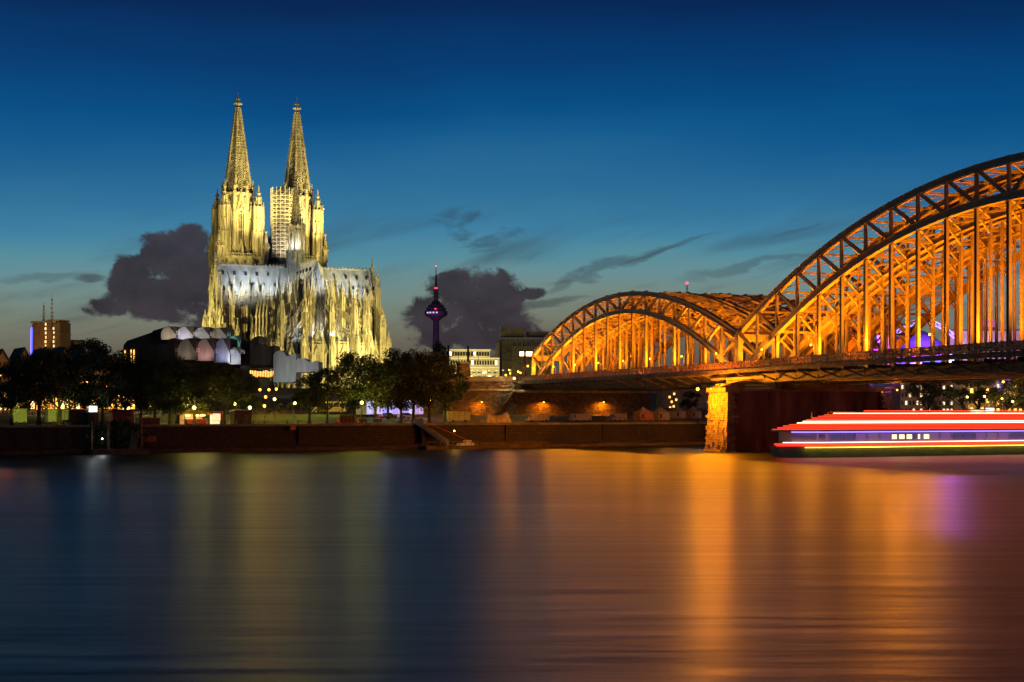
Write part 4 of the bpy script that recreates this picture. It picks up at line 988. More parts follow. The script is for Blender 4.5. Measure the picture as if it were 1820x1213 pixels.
# neighbouring low block
def house(name, px0, px1, ptop, Y, depth, m, label, cat='house', roof=None, ridge=0.0, wins=None, base=None, parapet=False, floors=0, cols=0, wm_=None, wm2=None, rot=None, group=None):
    a, e = at(px0, 733, Y), at(px1, 733, Y); w = (e - a).length; c = (a + e) / 2; z0 = base if base is not None else gz(c.x, c.y) - .3
    z1 = CZ + (HY - ptop) / F * Y; rt = R(20) if rot is None else rot
    h = z1 - z0 - ridge; r = thing(name, (c.x, c.y, z0), rt, label, cat, group)
    mb = MB(); mb.box(0, depth / 2, 0, w, depth, h)
    if ridge: mb.extr([(-w / 2, h), (w / 2, h), (0, h + ridge * .93)], (0, 0.02, 0), (1, 0, 0), (0, 0, 1), (0, 1, 0), depth - .04)
    mb.build('wall', m, r)
    mb = MB()
    if ridge:
        for s_ in (-1, 1): mb.hexa([(s_ * (w / 2 + .4), -.3, h - .1), (0, -.3, h + ridge - .1), (0, depth + .3, h + ridge - .1), (s_ * (w / 2 + .4), depth + .3, h - .1), (s_ * (w / 2 + .4), -.3, h + .3), (0, -.3, h + ridge + .3), (0, depth + .3, h + ridge + .3), (s_ * (w / 2 + .4), depth + .3, h + .3)] if s_ < 0 else
                                      [(0, -.3, h + ridge - .1), (w / 2 + .4, -.3, h - .1), (w / 2 + .4, depth + .3, h - .1), (0, depth + .3, h + ridge - .1), (0, -.3, h + ridge + .3), (w / 2 + .4, -.3, h + .3), (w / 2 + .4, depth + .3, h + .3), (0, depth + .3, h + ridge + .3)])
    else: mb.box(0, depth / 2, h, w + .5, depth + .5, .4)
    mb.build('roof', roof or roofdark, r)
    if floors:
        fh = min(3.4, h / floors)
        for f_ in range(floors):
            for c_ in range(cols):
                on = rnd.random() < (wins if wins is not None else .3)
                mb = MB(); x = -w / 2 + w * (c_ + .5) / cols; mb.box(x, -.06, f_ * fh + fh * .3, w / cols * .5, .12, fh * .5)
                ob = mb.build('window', (wm_ or E_win) if on else (wm2 or darkglass), r)
    return r
house('low_block', 126, 150, 606, 700, 14, brownb, 'low brown flat-roofed block beside the antenna tower', 'building', floors=0)
OT = [(-14, 24, 622, 5.5, 'gabled town house at the far left edge behind the reddish lit trees'), (26, 62, 619, 6.0, 'dark gabled town house standing in front of the blue lit tower edge'), (64, 96, 621, 5, 'dark gabled town house below the antenna tower'),
      (98, 132, 618, 6, 'dark gabled town house just right of the antenna tower'), (134, 166, 622, 5, 'dark gabled town house in front of the low brown block'), (168, 206, 624, 6, 'dark gabled town house left of the museum corner'), (208, 240, 640, 4, 'lower dark gabled house before the museum corner')]
for i, (a, e, tp, rg, lb) in enumerate(OT):
    hs = house('town_house', a, e, tp, onb((a + e) / 2, 108).y, 12, mat('town_render_%d' % (i % 3), [(.20, .15, .11), (.16, .12, .10), (.22, .18, .13)][i % 3], .8, .2, .5), lb, 'house', ridge=rg, floors=4, cols=4, wins=.35, rot=QA, group='old town houses behind the riverside trees')
    hw2 = (e - a) / F * onb((a + e) / 2, 108).y
    for q in range(4):
        m = MB(); m.box(-hw2 / 2 + hw2 * (q + .5) / 4, -.16, .4 + .3 * (i % 2), hw2 * .19, .14, 2.9); m.build('shop_window', [emit('shop_glow_a', (1, .46, .08), 2.2), emit('shop_glow_b', (1, .70, .26), 2.4), emit('shop_glow_c', (1, .26, .04), 2.0)][(i + q * q) % 3], hs)
for px, c, pw in ((10, (1, .25, .08), 1500), (60, (1, .55, .15), 600), (128, (1, .6, .2), 1000), (185, (1, .6, .2), 500), (250, (1, .6, .2), 500)):
    q = onb(px, 98); light((q.x, q.y, q.z + 5), pw, c, radius=.6)

# ------------------------------------------------------------------ telecommunication tower far behind
tv = thing('telecom_tower', (*at(775, 733, 2550).xy, 18), 0, 'slim telecommunication tower with a round pod and red warning lights', 'tower')
m = MB(); m.fr(0, 0, 0, 7.2, 150, 5.2, 16); m.build('shaft', tvcon, tv, True)
m = MB()
for z0, r0, z1, r1 in ((150, 6, 157, 15), (157, 17, 160, 20), (160, 20, 166, 20), (167, 17, 172, 17), (173, 14, 177, 13), (177, 10, 184, 6)): m.fr(0, 0, z0, r0, z1, r1, 24)
m.build('pod', tvcon, tv)
m = MB(); m.fr(0, 0, 184, 4.2, 205, 3.4, 12); m.fr(0, 0, 205, 2.6, 228, 1.6, 10); m.fr(0, 0, 228, .9, 248, .3, 8)
for z in (190, 196, 202): m.fr(0, 0, z, 6, z + 1, 6, 12)
m.build('antenna_mast', mat('red_mast', (.5, .2, .15), .7, .2, .1), tv)
m = MB()
for i in range(4): a = -2.3 + i * .28; m.box(20.2 * math.cos(a), 20.2 * math.sin(a), 161.5, 2.2, 2.6, 2.2, a)
m.build('pod_window', emit('pale_violet_window', (.55, .5, 1), 1.3), tv)
for z, r, k in ((30, 7.4, 3), (61 - 6, 7, 2), (245, .7, 1), (206, 3.6, 2), (169, 17.3, 1)):
    for i in range(k):
        a = -math.pi / 2 + (i - (k - 1) / 2) * .75; m = MB(); m.ball(r * math.cos(a), r * math.sin(a), z, 1.0, 6, 4); m.build('warning_light', E_redb, tv)
lm = thing('lattice_mast', (*at(1221, 733, 1500).xy, 18), 0, 'distant lattice mast with a red beacon rising above the bridge', 'mast')
m = MB()
for a, e in ((-1, -1), (1, -1), (1, 1), (-1, 1)): m.beam((a * 1.4, e * 1.4, 0), (a * .5, e * .5, 121), .3, .3)
for i in range(60): m.beam((-1.2, -1.0, i * 2), (1.2, -1.0, i * 2 + 2), .18, .18); m.beam((1, -1, i * 2), (-1, -1, i * 2 + 2), .18, .18)
m.build('lattice', mat('red_white_mast', (.35, .12, .10), .6, .3, .2), lm); m = MB(); m.ball(0, 0, 122.5, 1.1, 6, 4); m.build('beacon', E_redb, lm)

# ------------------------------------------------------------------ station building, glass block, catenary masts
st = house('station_building', 796, 888, 636, 620, 14, cream, 'long cream station building with bands of windows behind the railway masts', 'building', base=17, rot=R(6))
sw_ = 92 / F * 620
m = MB(); m.box(-2, 3.5, 14.3, sw_ * .80, 10, 3.0); m.build('attic_storey', cream, st)
for f_, (z, k, hgt) in enumerate(((14.9, 15, 1.7), (11.2, 18, 1.8), (4.0, 9, 2.6), (7.6, 9, .5))):
    for i in range(k):
        m = MB(); x = -sw_ / 2 + sw_ * (.04 + .92 * (i + .5) / k); y = -.1 if z < 14.8 else -1.62
        if z > 14.8: x = -2 + (-.5 + (i + .5) / k) * sw_ * .78
        m.box(x, y, z, sw_ / k * .62, .15, hgt); m.build('window', darkglass if (i + f_) % 9 else E_winw, st)
m = MB(); m.box(0, -.6, 9.9, sw_ * 1.01, 1.2, .45); m.box(0, -.6, 13.7, sw_ * 1.01, 1.3, .5); m.box(-2, 3.5, 17.3, sw_ * .84, 11, .35); m.build('cornice', white, st)
for px in (805, 830, 858, 884): light(at(px, 668, 598), 8000, (1, .80, .28), 'SPOT', at(px, 640, 620), 120, .8, .4)
gb = house('glass_block', 892, 985, 606, 640, 22, mat('olive_facade', (.16, .14, .08), .5, .3, .3), 'dull olive glass office block with a bright light bar behind the bridge end', 'building', base=17, rot=R(8))
m = MB(); m.box(-5, 8, 24.5, 9, 10, 3.5); m.box(-10.2, 6, 24.5, 2.4, 6, 4.2); m.box(6, 9, 24.5, 10, 9, 2.2); m.build('roof_house', mat('olive_facade', (0, 0, 0)), gb)
m = MB()
for i in range(22): m.box(-11 + i * 1.05, -.25, 2, .22, .5, 22)
for i in range(7): m.box(0, -.2, 3 + i * 3.3, 23, .3, .35)
m.build('mullion', mat('olive_mullion', (.2, .18, .11), .6, .2, 1), gb)
for i in range(8): m = MB(); m.box(-6 + i * 2.1, -.1, 19.6, 1.8, .12, 2.2); m.build('window', darkglass, gb)
lb = thing('light_bar', at(935, 630, 612), R(8), 'long white light bar glowing in front of the olive office block', 'light')
m = MB(); m.box(0, 0, -.7, 5.4, .5, 1.7); m.build('lamp_tube', emit('bar_light', (1, .72, .38), 6), lb); m = MB(); m.box(0, .6, -12, .35, .35, 13); m.build('post', steel_d, lb)
light(at(935, 632, 606), 2400, (1, .6, .2), radius=.8)
for px, tp, Y, lb in ((797, 614, 500, 'slim dark catenary mast close to the tree crowns'), (832, 615, 480, 'dark catenary mast right of the orange lit stone pylon'), (890, 607, 470, 'tall dark catenary mast in front of the olive office block corner'), (933, 622, 440, 'dark catenary mast in front of the bright light bar')):
    z = CZ + (HY - tp) / F * Y; zb = 16.4; q = at(px, 700, Y); r = thing('catenary_mast', (q.x, q.y, zb), 0, lb, 'mast', 'catenary masts on the railway approach')
    m = MB(); m.fr(0, 0, 0, .5, z - zb, .32, 8); m.build('pole', black, r)
    m = MB(); m.tube([(0, 0, (z - zb) * .72), (3.4, 0, (z - zb) * .8)], .1, 5); m.tube([(0, 0, (z - zb) * .9), (3.4, 0, (z - zb) * .8)], .07, 5); m.tube([(3.4, 0, (z - zb) * .8), (3.4, 0, (z - zb) * .62)], .08, 5); m.build('bracket', black, r)
wr = thing('overhead_wires', (0, 0, 0), 0, 'thin overhead railway wires strung between the dark catenary masts', 'wires')
m = MB()
for dz, dx in ((0, 0), (1.6, 0), (0, 6)): m.tube([at(780, 640, 520) + Vector((dx, 0, dz)), at(833, 640, 480) + Vector((dx, 0, dz)), at(891, 640, 470) + Vector((dx, 0, dz)), at(935, 648, 440) + Vector((dx, 0, dz))], .05, 4)
m.build('wire', black, wr)
py_ = thing('stone_pylon', (*at(824, 733, 455).xy, 16), R(16), 'stubby stone pylon at the ramp lit orange on one side', 'pylon')
m = MB(); m.hexa([(-2.2, -2, 0), (2.2, -2, 0), (2.2, 2, 0), (-2.2, 2, 0), (-1.7, -1.6, 7.2), (1.5, -1.6, 7.2), (1.5, 1.6, 7.2), (-1.7, 1.6, 7.2)]); m.build('shaft', masonry, py_)
m = MB(); m.box(0, 0, 7.2, 3.4, 3.4, .5); m.box(0, 0, -.2, 5.2, 4.8, .7); m.build('moulding', concrete, py_)
light(at(818, 668, 449), 1300, (1, .42, .06), 'SPOT', at(820, 652, 455), 80, .8, .3)

# ------------------------------------------------------------------ violet dome and pale block beyond the bridge
dm = thing('theatre_dome', (*at(1625, 733, 560).xy, 17), R(0), 'violet and blue lit theatre tent under a white lattice arch', 'theatre')
m = MB(); n_ = 28
for j in range(7):
    t0, t1 = j / 7 * math.pi / 2, (j + 1) / 7 * math.pi / 2; rx = 16.5
    m.fr(0, 12, 9.5 + 14.5 * math.sin(t0), rx * math.cos(t0), 9.5 + 14.5 * math.sin(t1), max(.01, rx * math.cos(t1)), n_, cap=False)
m.fr(0, 12, -8, 16.5, 9.5, 16.5, n_, cap=False); m.build('tent_roof', mat('blue_membrane', (.30, .34, .75), .5, .15, .2), dm, True)
m = MB()
for off in (0, 1.7):
    pr_ = None
    for i in range(25):
        t = i / 24; x = -17 + 39 * t; z = 8.5 + 16.2 * math.sin(math.pi * (.05 + .92 * t)) + off; q = Vector((x, -5, z))
        if pr_ is not None: m.beam(pr_, q, .28, .28); m.beam(pr_ + Vector((0, 0, 1.7 if not off else -1.7)), q, .16, .16)
        pr_ = q
m.build('lattice_arch', emit('lit_lattice', (.8, .7, 1), .55), dm)
m = MB(); m.box(13, -6.5, 9.0, 3.2, 1.2, 4.0); m.build('lit_sign', emit('white_sign', (.9, .92, 1), 3), dm)
m = MB(); m.box(-11, -5.5, 2, 7, 3, 15); m.box(-3, -6, 12, 30, 2, 3); m.build('entrance', mat('violet_wall', (.5, .2, .6), .6, .2, .3), dm)
for x, c, pw in ((-14, (.75, .1, 1), 45000), (-4, (.5, .15, 1), 40000), (5, (.22, .26, 1), 40000), (13, (.25, .28, 1), 34000)): light(at(1625, 733, 560) * 1 + Vector((x, -20, 14)), pw, c, 'SPOT', at(1625, 733, 560) + Vector((x * .8, 4, 25)), 100, .9, .6)
m = MB(); m.box(-15.5, -7, 17.5, .8, .8, 3.4); m.box(-12.5, -7.3, 14.5, 1.0, .4, 1.6); m.box(-10, -7.4, 19, 1.4, .5, 1.0); m.build('violet_lamp', emit('violet_lamp', (.6, .12, 1), 4), dm)
pb = house('pale_flat_block', 1690, 1830, 588, 600, 16, mat('pale_pink_render', (.50, .38, .42), .8, .15, .3), 'pale flat-roofed block seen between the hangers of the big arch', 'building', base=17, floors=0, rot=R(-4))
for f_ in range(3):
    for i in range(12):
        m = MB(); m.box(-14.6 + i * 2.65, -.1, 5 + f_ * 4.2, 1.9, .15, 2.2 if f_ else 1.8); m.build('window', E_winw if (i * 5 + f_ * 3) % 6 == 1 and f_ < 2 else mat('violet_glass', (.12, .07, .16), .3, .2, .8), pb)
m = MB(); m.box(-1, 6, 24.6, 7, 8, 4.4); m.build('roof_house', mat('violet_wall', (0, 0, 0)), pb)
light(at(1720, 640, 575), 24000, (.8, .5, .85), 'SPOT', at(1730, 600, 600), 110, .8, .6); light(at(1790, 640, 575), 18000, (.9, .6, .7), 'SPOT', at(1780, 600, 600), 110, .8, .6)

# ------------------------------------------------------------------ trees (tapered trunk and limbs, crown of leaf clumps)
def tree_proto(name, H, W, trunk_h, seed, leafmat, nclump=26, nleaf=210, ls=.55):
    rr = random.Random(seed); m = MB(); tips = []
    m.tube([(0, 0, -.3), (.05, 0, trunk_h * .5), (.15 * rr.uniform(-1, 1), .1, trunk_h)], .42, 8, .27); m.fr(0, 0, -.3, .62, .7, .42, 8)
    for i in range(8):
        a = i * 2.4 + rr.random() * .6; l = W * .5 * rr.uniform(.55, .9); zt = trunk_h + (H - trunk_h) * rr.uniform(.25, .75)
        b0 = Vector((0, 0, trunk_h * rr.uniform(.75, 1.0))); b2 = Vector((l * math.cos(a), l * math.sin(a), zt)); b1 = b0.lerp(b2, .5) + Vector((0, 0, -.12 * l + .6)); m.tube([b0, b1, b2], .17, 6, .05); tips.append(b2)
        for q in range(2):
            c = b1.lerp(b2, rr.random()); e = c + Vector((rr.uniform(-1, 1), rr.uniform(-1, 1), rr.uniform(.2, 1.2))) * W * .16; m.tube([c, e], .06, 5, .02)
    m.tube([(0, 0, trunk_h), (.2, .1, H * .8)], .25, 6, .06)
    tr = (m.v, m.f); f = MB()
    for i in range(nclump):
        if i < len(tips): c = tips[i] + Vector((0, 0, .4)); r = W * rr.uniform(.14, .2)
        else:
            a = rr.random() * 6.283; u = rr.random() ** .5; zz = rr.random()
            rad = W * .5 * (math.sin(math.pi * (.12 + .80 * zz)) ** .7) * u * .92; c = Vector((rad * math.cos(a), rad * math.sin(a), trunk_h * .92 + (H - trunk_h * .92) * zz * .93)); r = W * rr.uniform(.10, .2)
        for k in range(nleaf):
            d = Vector((rr.gauss(0, 1), rr.gauss(0, 1), rr.gauss(0, 1))); d = d.normalized() * (r * rr.random() ** .45); d.z *= .72
            q = c + d; n1 = Vector((rr.gauss(0, 1), rr.gauss(0, 1), rr.gauss(0, .8))).normalized(); n2 = n1.orthogonal().normalized(); n3 = n1.cross(n2); s = ls * rr.uniform(.5, 1.1)
            f.quad(q - n2 * s * .5, q - n3 * s * .33, q + n2 * s * .5, q + n3 * s * .33)
    return tr, (f.v, f.f), leafmat
def mesh_of(name, vf, m):
    me = bpy.data.meshes.new(name); me.from_pydata(vf[0], [], vf[1]); me.materials.append(m); me.update(); return me
PROTO = []
for i, (H, W, th) in enumerate(((16.5, 13, 4.0), (15, 12, 4.4), (17.5, 13.5, 4.0), (12, 9.5, 3.0), (15.5, 14, 3.6))):
    t, f, lmt = tree_proto('t', H, W, th, 11 + i, leaf[i % 3], 30 if H > 13 else 20, 230)
    PROTO.append((mesh_of('trunk', t, bark), mesh_of('crown', f, lmt), H))
def tree(px, bb, hpx, k, label, group, name='plane_tree', base=None):
    q = onb(px, bb) if base is None else base
    H = (q.z - CZ + (HY - hpx) / F * q.y * 1.0) if False else (CZ + (HY - hpx) / F * q.y - q.z)
    s = H / PROTO[k][2]; r = thing(name, tuple(q), rnd.random() * 6.28, label, 'tree', group); r.scale = (max(.75 * s, min(s, 1.15)), max(.75 * s, min(s, 1.15)), s)
    for nm, me in (('trunk', PROTO[k][0]), ('crown', PROTO[k][1])):
        o = bpy.data.objects.new(nm, me); col.objects.link(o); o.parent = r
GA, GB_ = 'plane trees along the old town promenade', 'plane trees between the bus and the bridge ramp'
for a in ((21, 9, 622, 0, 'dark plane tree at the left edge before reddish lit windows', GA), (69, 9, 618, 1, 'dark plane tree standing between the two pale green trailers', GA), (105, 13, 626, 4, 'dark plane tree with forked limbs before the wider pale green trailer', GA),
          (47, 22, 630, 2, 'plane tree of the second row behind the narrow pale green trailer', GA), (182, 12, 606, 2, 'tallest dark plane tree of the promenade beside the white lit sign box', GA), (150, 26, 612, 0, 'plane tree of the second row behind the wooden kiosks', GA),
          (222, 24, 640, 1, 'lower plane tree of the second row in front of the museum corner', GA), (250, 15, 634, 4, 'plane tree before the dark left end of the museum', GA), (302, 9, 636, 2, 'plane tree left of the glowing yellow food stall', GA), (316, 24, 640, 0, 'plane tree of the second row just behind the yellow food stall', GA),
          (346, 7, 644, 1, 'plane tree whose trunk stands right before the yellow food stall', GA), (398, 10, 645, 4, 'plane tree between the red wagon and the dark wooden hut', GA), (430, 26, 668, 3, 'shorter plane tree behind the dark wooden hut', GA), (372, 28, 650, 2, 'plane tree of the second row behind the red wagon', GA), (275, 28, 640, 1, 'plane tree of the second row below the museum sheds', GA),
          (550, 12, 668, 3, 'smaller plane tree at the rear end of the parked coach', GB_), (582, 11, 652, 4, 'spreading plane tree in front of the parked coach', GB_), (628, 30, 626, 2, 'plane tree of the second row behind the stacked dark boxes', GB_), (667, 12, 618, 0, 'tall plane tree with pale forked trunk lit by the bright green-yellow lamp', GB_),
          (713, 13, 622, 2, 'tall plane tree in front of the violet lit marquee', GB_), (735, 22, 628, 1, 'plane tree at the right end of the violet lit marquee', GB_), (763, 14, 616, 0, 'tall plane tree behind the lamp beside the bridge ramp', GB_), (792, 24, 648, 3, 'lower plane tree hanging over the ramp wall', GB_), (690, 34, 640, 4, 'plane tree of the second row behind the violet lit marquee', GB_)):
    tree(*a)
for px, bb, h, k, lb in ((478, 62, 724, 3, 'small round tree on the lawn under the orange park lamps'), (498, 66, 718, 3, 'small round tree on the lawn left of the single lawn lamp'), (516, 74, 716, 3, 'small round tree beside the single lawn lamp'), (532, 80, 712, 3, 'small round tree behind the rear end of the coach'), (455, 70, 706, 3, 'small bushy tree behind the dark wooden hut')):
    tree(px, bb, h, k, lb, 'small trees on the sloping lawn', 'lawn_tree')
for px, Y, zb, tp, k, lb in ((1650, 415, 5.8, 662, 4, 'dark spreading tree on the far bank under the bridge'), (1712, 440, 6, 664, 3, 'smaller tree behind the red lit pavilion posts'), (1790, 430, 6, 652, 0, 'tree lit amber from behind at the right edge under the bridge'), (1818, 425, 6, 655, 1, 'tree cut by the right edge of the view under the bridge'),
                      (1740, 470, 6.5, 668, 3, 'slim tree before the amber lit windows under the bridge'), (1225, 450, 6.2, 695, 3, 'small dark tree squeezed between abutment and river pier')):
    q = at(px, 733, Y); q.z = zb; tree(px, 0, tp, k, lb, 'trees on the bank north of the bridge', 'bank_tree', base=q)
for px, h, k, lb in ((150, 604, 2, 'large dark tree crown rising behind the promenade trees beside the museum'), (770, 608, 1, 'yellow-lit treetop beside the foot of the cathedral'), (715, 612, 0, 'dark treetop right below the cathedral wall')):
    q = onb(px, 150 if px < 700 else 180); tree(px, 0, h, k, lb, 'trees rising behind the promenade', 'background_tree', base=q)

# ------------------------------------------------------------------ lamps of the promenade and the ramp
def lamp(px, py, bb, kind, label, pw=500, group='park lamps along the promenade', Y=None, base=None, r=.36):
    Yv = onb(px, bb).y if Y is None else Y; q = at(px, py, Yv); zb = gz(q.x, q.y) if base is None else base
    t = thing('street_lamp', (q.x, q.y, zb), QA, label, 'street lamp', group); h = q.z - zb
    m = MB(); m.fr(0, 0, -.1, .16, .5, .12, 8); m.fr(0, 0, .5, .07, h - r, .05, 8); m.fr(0, 0, h + r * .9, r * 1.1, h + r * 1.4, .03, 8); m.build('pole', black, t)
    m = MB(); m.ball(0, 0, h, r, 8, 6); c, e = {'g': ((1, .85, .10), E_green), 'o': ((1, .38, .03), E_or), 'w': ((1, .74, .3), E_warm), 'c': ((.8, .9, 1), E_white)}[kind]
    m.build('globe', e, t); light((0, -.0, h), pw * 38, c, radius=r, parent=t)
    return t
for a in ((237, 719, 34, 'w', 'warm lamp in front of the museum corner between the left trees', 260), (345, 725, 5, 'g', 'yellow-green lamp standing right at the food stall trunk', 420), (367, 723, 30, 'g', 'yellow-green lamp behind the yellow food stall awning', 380),
          (444, 725, 9, 'g', 'yellow-green lamp at the right end of the dark wooden hut', 460), (417, 718, 34, 'g', 'small greenish lamp behind the dark wooden hut', 260), (472, 706, 70, 'o', 'brightest orange lamp in the gap between the tree groups', 700), (488, 710, 40, 'g', 'yellow lamp in the gap between the tree groups', 420),
          (470, 722, 44, 'o', 'lower orange lamp in the gap between the tree groups', 300), (524, 717, 40, 'g', 'single yellow-green lamp on the lawn left of the coach', 420), (643, 716, 8, 'g', 'big bright green-yellow lamp beside the pale forked trunk', 900), (763, 711, 20, 'g', 'slender yellow-green lamp at the right end of the trees', 500),
          (700, 711, 44, 'o', 'orange lamp above the violet lit marquee', 300), (462, 693, 95, 'o', 'left lamp of the three small orange lamps below the museum canopy', 180), (478, 693, 98, 'o', 'middle lamp of the three small orange lamps below the museum canopy', 180), (491, 692, 100, 'o', 'right lamp of the three small orange lamps below the museum canopy', 180),
          (218, 717, 60, 'o', 'small orange lamp behind the reddish hut left of the museum corner', 160), (256, 719, 60, 'w', 'small warm lamp between two trunks before the museum', 160), (345, 713, 60, 'o', 'small orange lamp seen above the food stall', 160), (405, 709, 60, 'o', 'small orange lamp beside the trunk above the red wagon', 160), (672, 709, 60, 'o', 'small orange lamp in the crown of the pale forked tree', 160)):
    lamp(*a)
for i, (px, bb, py) in enumerate(((12, 66, 716), (34, 64, 722), (58, 67, 714), (80, 64, 721), (118, 66, 713), (140, 63, 723), (168, 66, 717), (200, 64, 721), (208, 68, 713), (228, 66, 724), (246, 62, 715), (266, 66, 722), (290, 64, 716), (312, 66, 722), (334, 62, 719), (386, 66, 715))):
    lamp(px, py, bb, 'wog'[i % 3] if i % 3 < 2 else 'w', 'small street lamp glimpsed through the dark trees in front of the town houses', 110, 'small street lamps behind the left-hand trees', r=.2)
GR = 'lamps on the bridge ramp'
for px, py, Y, lb in ((838, 670, 408, 'left lamp of the close pair on the ramp wall by the pylon'), (849, 671, 410, 'right lamp of the close pair on the ramp wall by the pylon'), (882, 671, 412, 'lone bright lamp in the middle of the ramp wall'), (914, 673, 408, 'lamp at the top of the ramp stair beside the bridge end')):
    lamp(px, py, 0, 'w', lb, 900, GR, Y=Y, base=16.9, r=.3)
for i, (px, py, k) in enumerate(((863, 661, 'o'), (899, 667, 'o'), (921, 661, 'o'), (925, 663, 'o'), (938, 651, 'o'), (907, 664, 'o'))):
    lamp(px, py, 0, k, ['orange ramp lamp beside the lone bright wall lamp', 'low orange ramp lamp under the olive office block', 'left one of two crowded orange lamps at the bridge end', 'right one of two crowded orange lamps at the bridge end', 'higher orange lamp under the glowing light bar', 'dim orange lamp left of the two crowded ones'][i], 260, GR, Y=440, base=16.6, r=.28)
for i, px in enumerate((826, 836, 846, 856, 867, 880, 892, 905)):
    Yv = 500; q = at(px, 658, Yv); t = thing('platform_lamp', (q.x, q.y, 16.5), 0, 'small pale platform lamp in the row on the railway ramp', 'street lamp', 'small pale lamps on the railway ramp'); h = q.z - 16.5
    m = MB(); m.fr(0, 0, 0, .1, h, .07, 6); m.box(.3, 0, h, .8, .2, .15); m.build('pole', concrete, t); m = MB(); m.box(.4, -.05, h - .15, .6, .3, .14); m.build('bulb', E_winw, t)
# wall lamps on the abutment masonry
def wall_lamp(px, py, Yoff, label, pw, pole=False):
    X = None
    # point on the abutment front (local y = .9) at this column
    k = (px - CX) / F; o = br_m @ Vector((0, .9, 0)); d = (br_m.to_3x3() @ Vector((1, 0, 0)))
    s_ = (k * o.y - o.x) / (d.x - k * d.y); q = o + d * s_; z = CZ + (HY - py) / F * q.y
    t = thing('wall_lamp', (q.x, q.y, z), TB, label, 'wall lamp', 'orange lamps on the abutment wall')
    m = MB(); m.tube([(0, .3, 0), (0, -.6, .25), (0, -1.5, .2)], .06, 5); m.box(0, -1.6, .1, .5, .7, .15)
    if pole: m.fr(0.4, -.4, -z + 6, .1, .4, .08, 6)
    m.build('bracket', black, t); m = MB(); m.ball(0, -1.6, 0, .22, 8, 5); m.build('bulb', E_or, t)
    light((0, -1.5, -.3), pw * 1.5, (1, .27, .006), 'SPOT', (0, -.9, -1.6), 168, .6, .2, parent=t)
wall_lamp(963, 715, 0, 'orange wall lamp over the parked vans under the bridge', 1900); wall_lamp(1069, 715, 0, 'orange wall lamp over the low trailer under the bridge', 1900); wall_lamp(853, 715, 0, 'orange lamp on a pole before the ramp wall left of the bridge', 1700, True)
sl = lamp(1240, 692, 0, 'o', 'very bright orange lamp hanging left of the pier head', 2600, 'lamps by the river pier', Y=330, base=5.6, r=.36)

# ------------------------------------------------------------------ stalls, trailers, huts and vehicles on the promenade
def place(name, px, bb, label, cat, group=None, rz=None):
    q = onb(px, bb); return thing(name, tuple(q), QA if rz is None else rz, label, cat, group), q.y / F
def trailer(px0, px1, bb, h, m_, label, group=None):
    r, s = place('market_trailer', (px0 + px1) / 2, bb, label, 'trailer', group); w = (px1 - px0) * s * 1.02
    m = MB(); m.box(0, 0, .45, w, 2.4, h - .45); m.build('body', m_, r)
    m = MB(); m.box(0, 0, h, w + .2, 2.7, .14); m.build('roof', concrete, r)
    m = MB()
    for i in range(1, int(w / 1.4)): m.box(-w / 2 + w * i / int(w / 1.4), -1.23, .5, .05, .05, h - .55)
    m.build('panel_joint', black, r)
    for x in (-w * .28, w * .28):
        m = MB(); v0 = len(m.v); m.fr(0, 0, -.12, .34, .12, .34, 12); m.v = [(x + a, -1.1 + z_, .34 + e) for a, e, z_ in m.v]; m.build('wheel', black, r)
    return r
trailer(22, 45, 16, 3.1, greenbox, 'narrow pale green trailer beside the left-edge trees', 'pale green trailers under the trees'); trailer(84, 126, 17, 3.0, greenbox, 'wide pale green trailer behind the tree with forked limbs', 'pale green trailers under the trees')
for px, lb in ((34, 'a'), (104, 'b')): q = onb(px, 7); light((q.x, q.y, 8.2), 1100, (.95, 1, .16), 'SPOT', tuple(onb(px, 17) + Vector((0, 0, 1.2))), 95, .8, .3)
def hut(px0, px1, bb, h, m_, label, roofm=None, slope=.4, group=None, door=True, name='wooden_hut'):
    r, s = place(name, (px0 + px1) / 2, bb, label, 'hut', group); w = (px1 - px0) * s; d = 2.6
    m = MB(); m.hexa([(-w / 2, -d / 2, 0), (w / 2, -d / 2, 0), (w / 2, d / 2, 0), (-w / 2, d / 2, 0), (-w / 2, -d / 2, h), (w / 2, -d / 2, h), (w / 2, d / 2, h - slope), (-w / 2, d / 2, h - slope)])
    for i in range(int(w / .35)): m.box(-w / 2 + .18 + i * .35, -d / 2 - .02, .05, .06, .05, h - .1)
    m.build('wall', m_, r)
    m = MB(); m.hexa([(-w / 2 - .2, -d / 2 - .35, h + .02), (w / 2 + .2, -d / 2 - .35, h + .02), (w / 2 + .2, d / 2 + .2, h - slope), (-w / 2 - .2, d / 2 + .2, h - slope), (-w / 2 - .2, -d / 2 - .35, h + .16), (w / 2 + .2, -d / 2 - .35, h + .16), (w / 2 + .2, d / 2 + .2, h - slope + .14), (-w / 2 - .2, d / 2 + .2, h - slope + .14)])
    m.build('roof', roofm or concrete, r)
    if door: m = MB(); m.box(w * .22, -d / 2 - .05, .05, .9, .08, 2.0); m.build('door', mat('door_wood', (.12, .07, .045), .6, .3, 2), r)
    return r
hut(124, 153, 8, 3.0, wood, 'brown kiosk with a pale roof edge left of the white lit sign box', white, .3); hut(154, 172, 7, 2.3, mat('grey_wood', (.10, .09, .075), .8, .3, 1), 'grey wooden kiosk below the white lit sign box')
hut(197, 233, 20, 2.9, redp, 'dull red hut behind the bank of plants, left of the museum corner', black); hut(412, 444, 9, 2.9, wood, 'dark wooden hut with a pale roof edge right of the red wagon', white, .3)
hut(244, 281, 4, 1.25, mat('rust_paint', (.22, .06, .035), .7, .3, 1), 'low rust-red container at the quay edge beside the landing', None, 0, name='container', door=False)
r, s = place('lit_sign_box', 165, 7.5, 'white glowing sign box standing on the grey wooden kiosk', 'sign'); r.location.z += 2.45
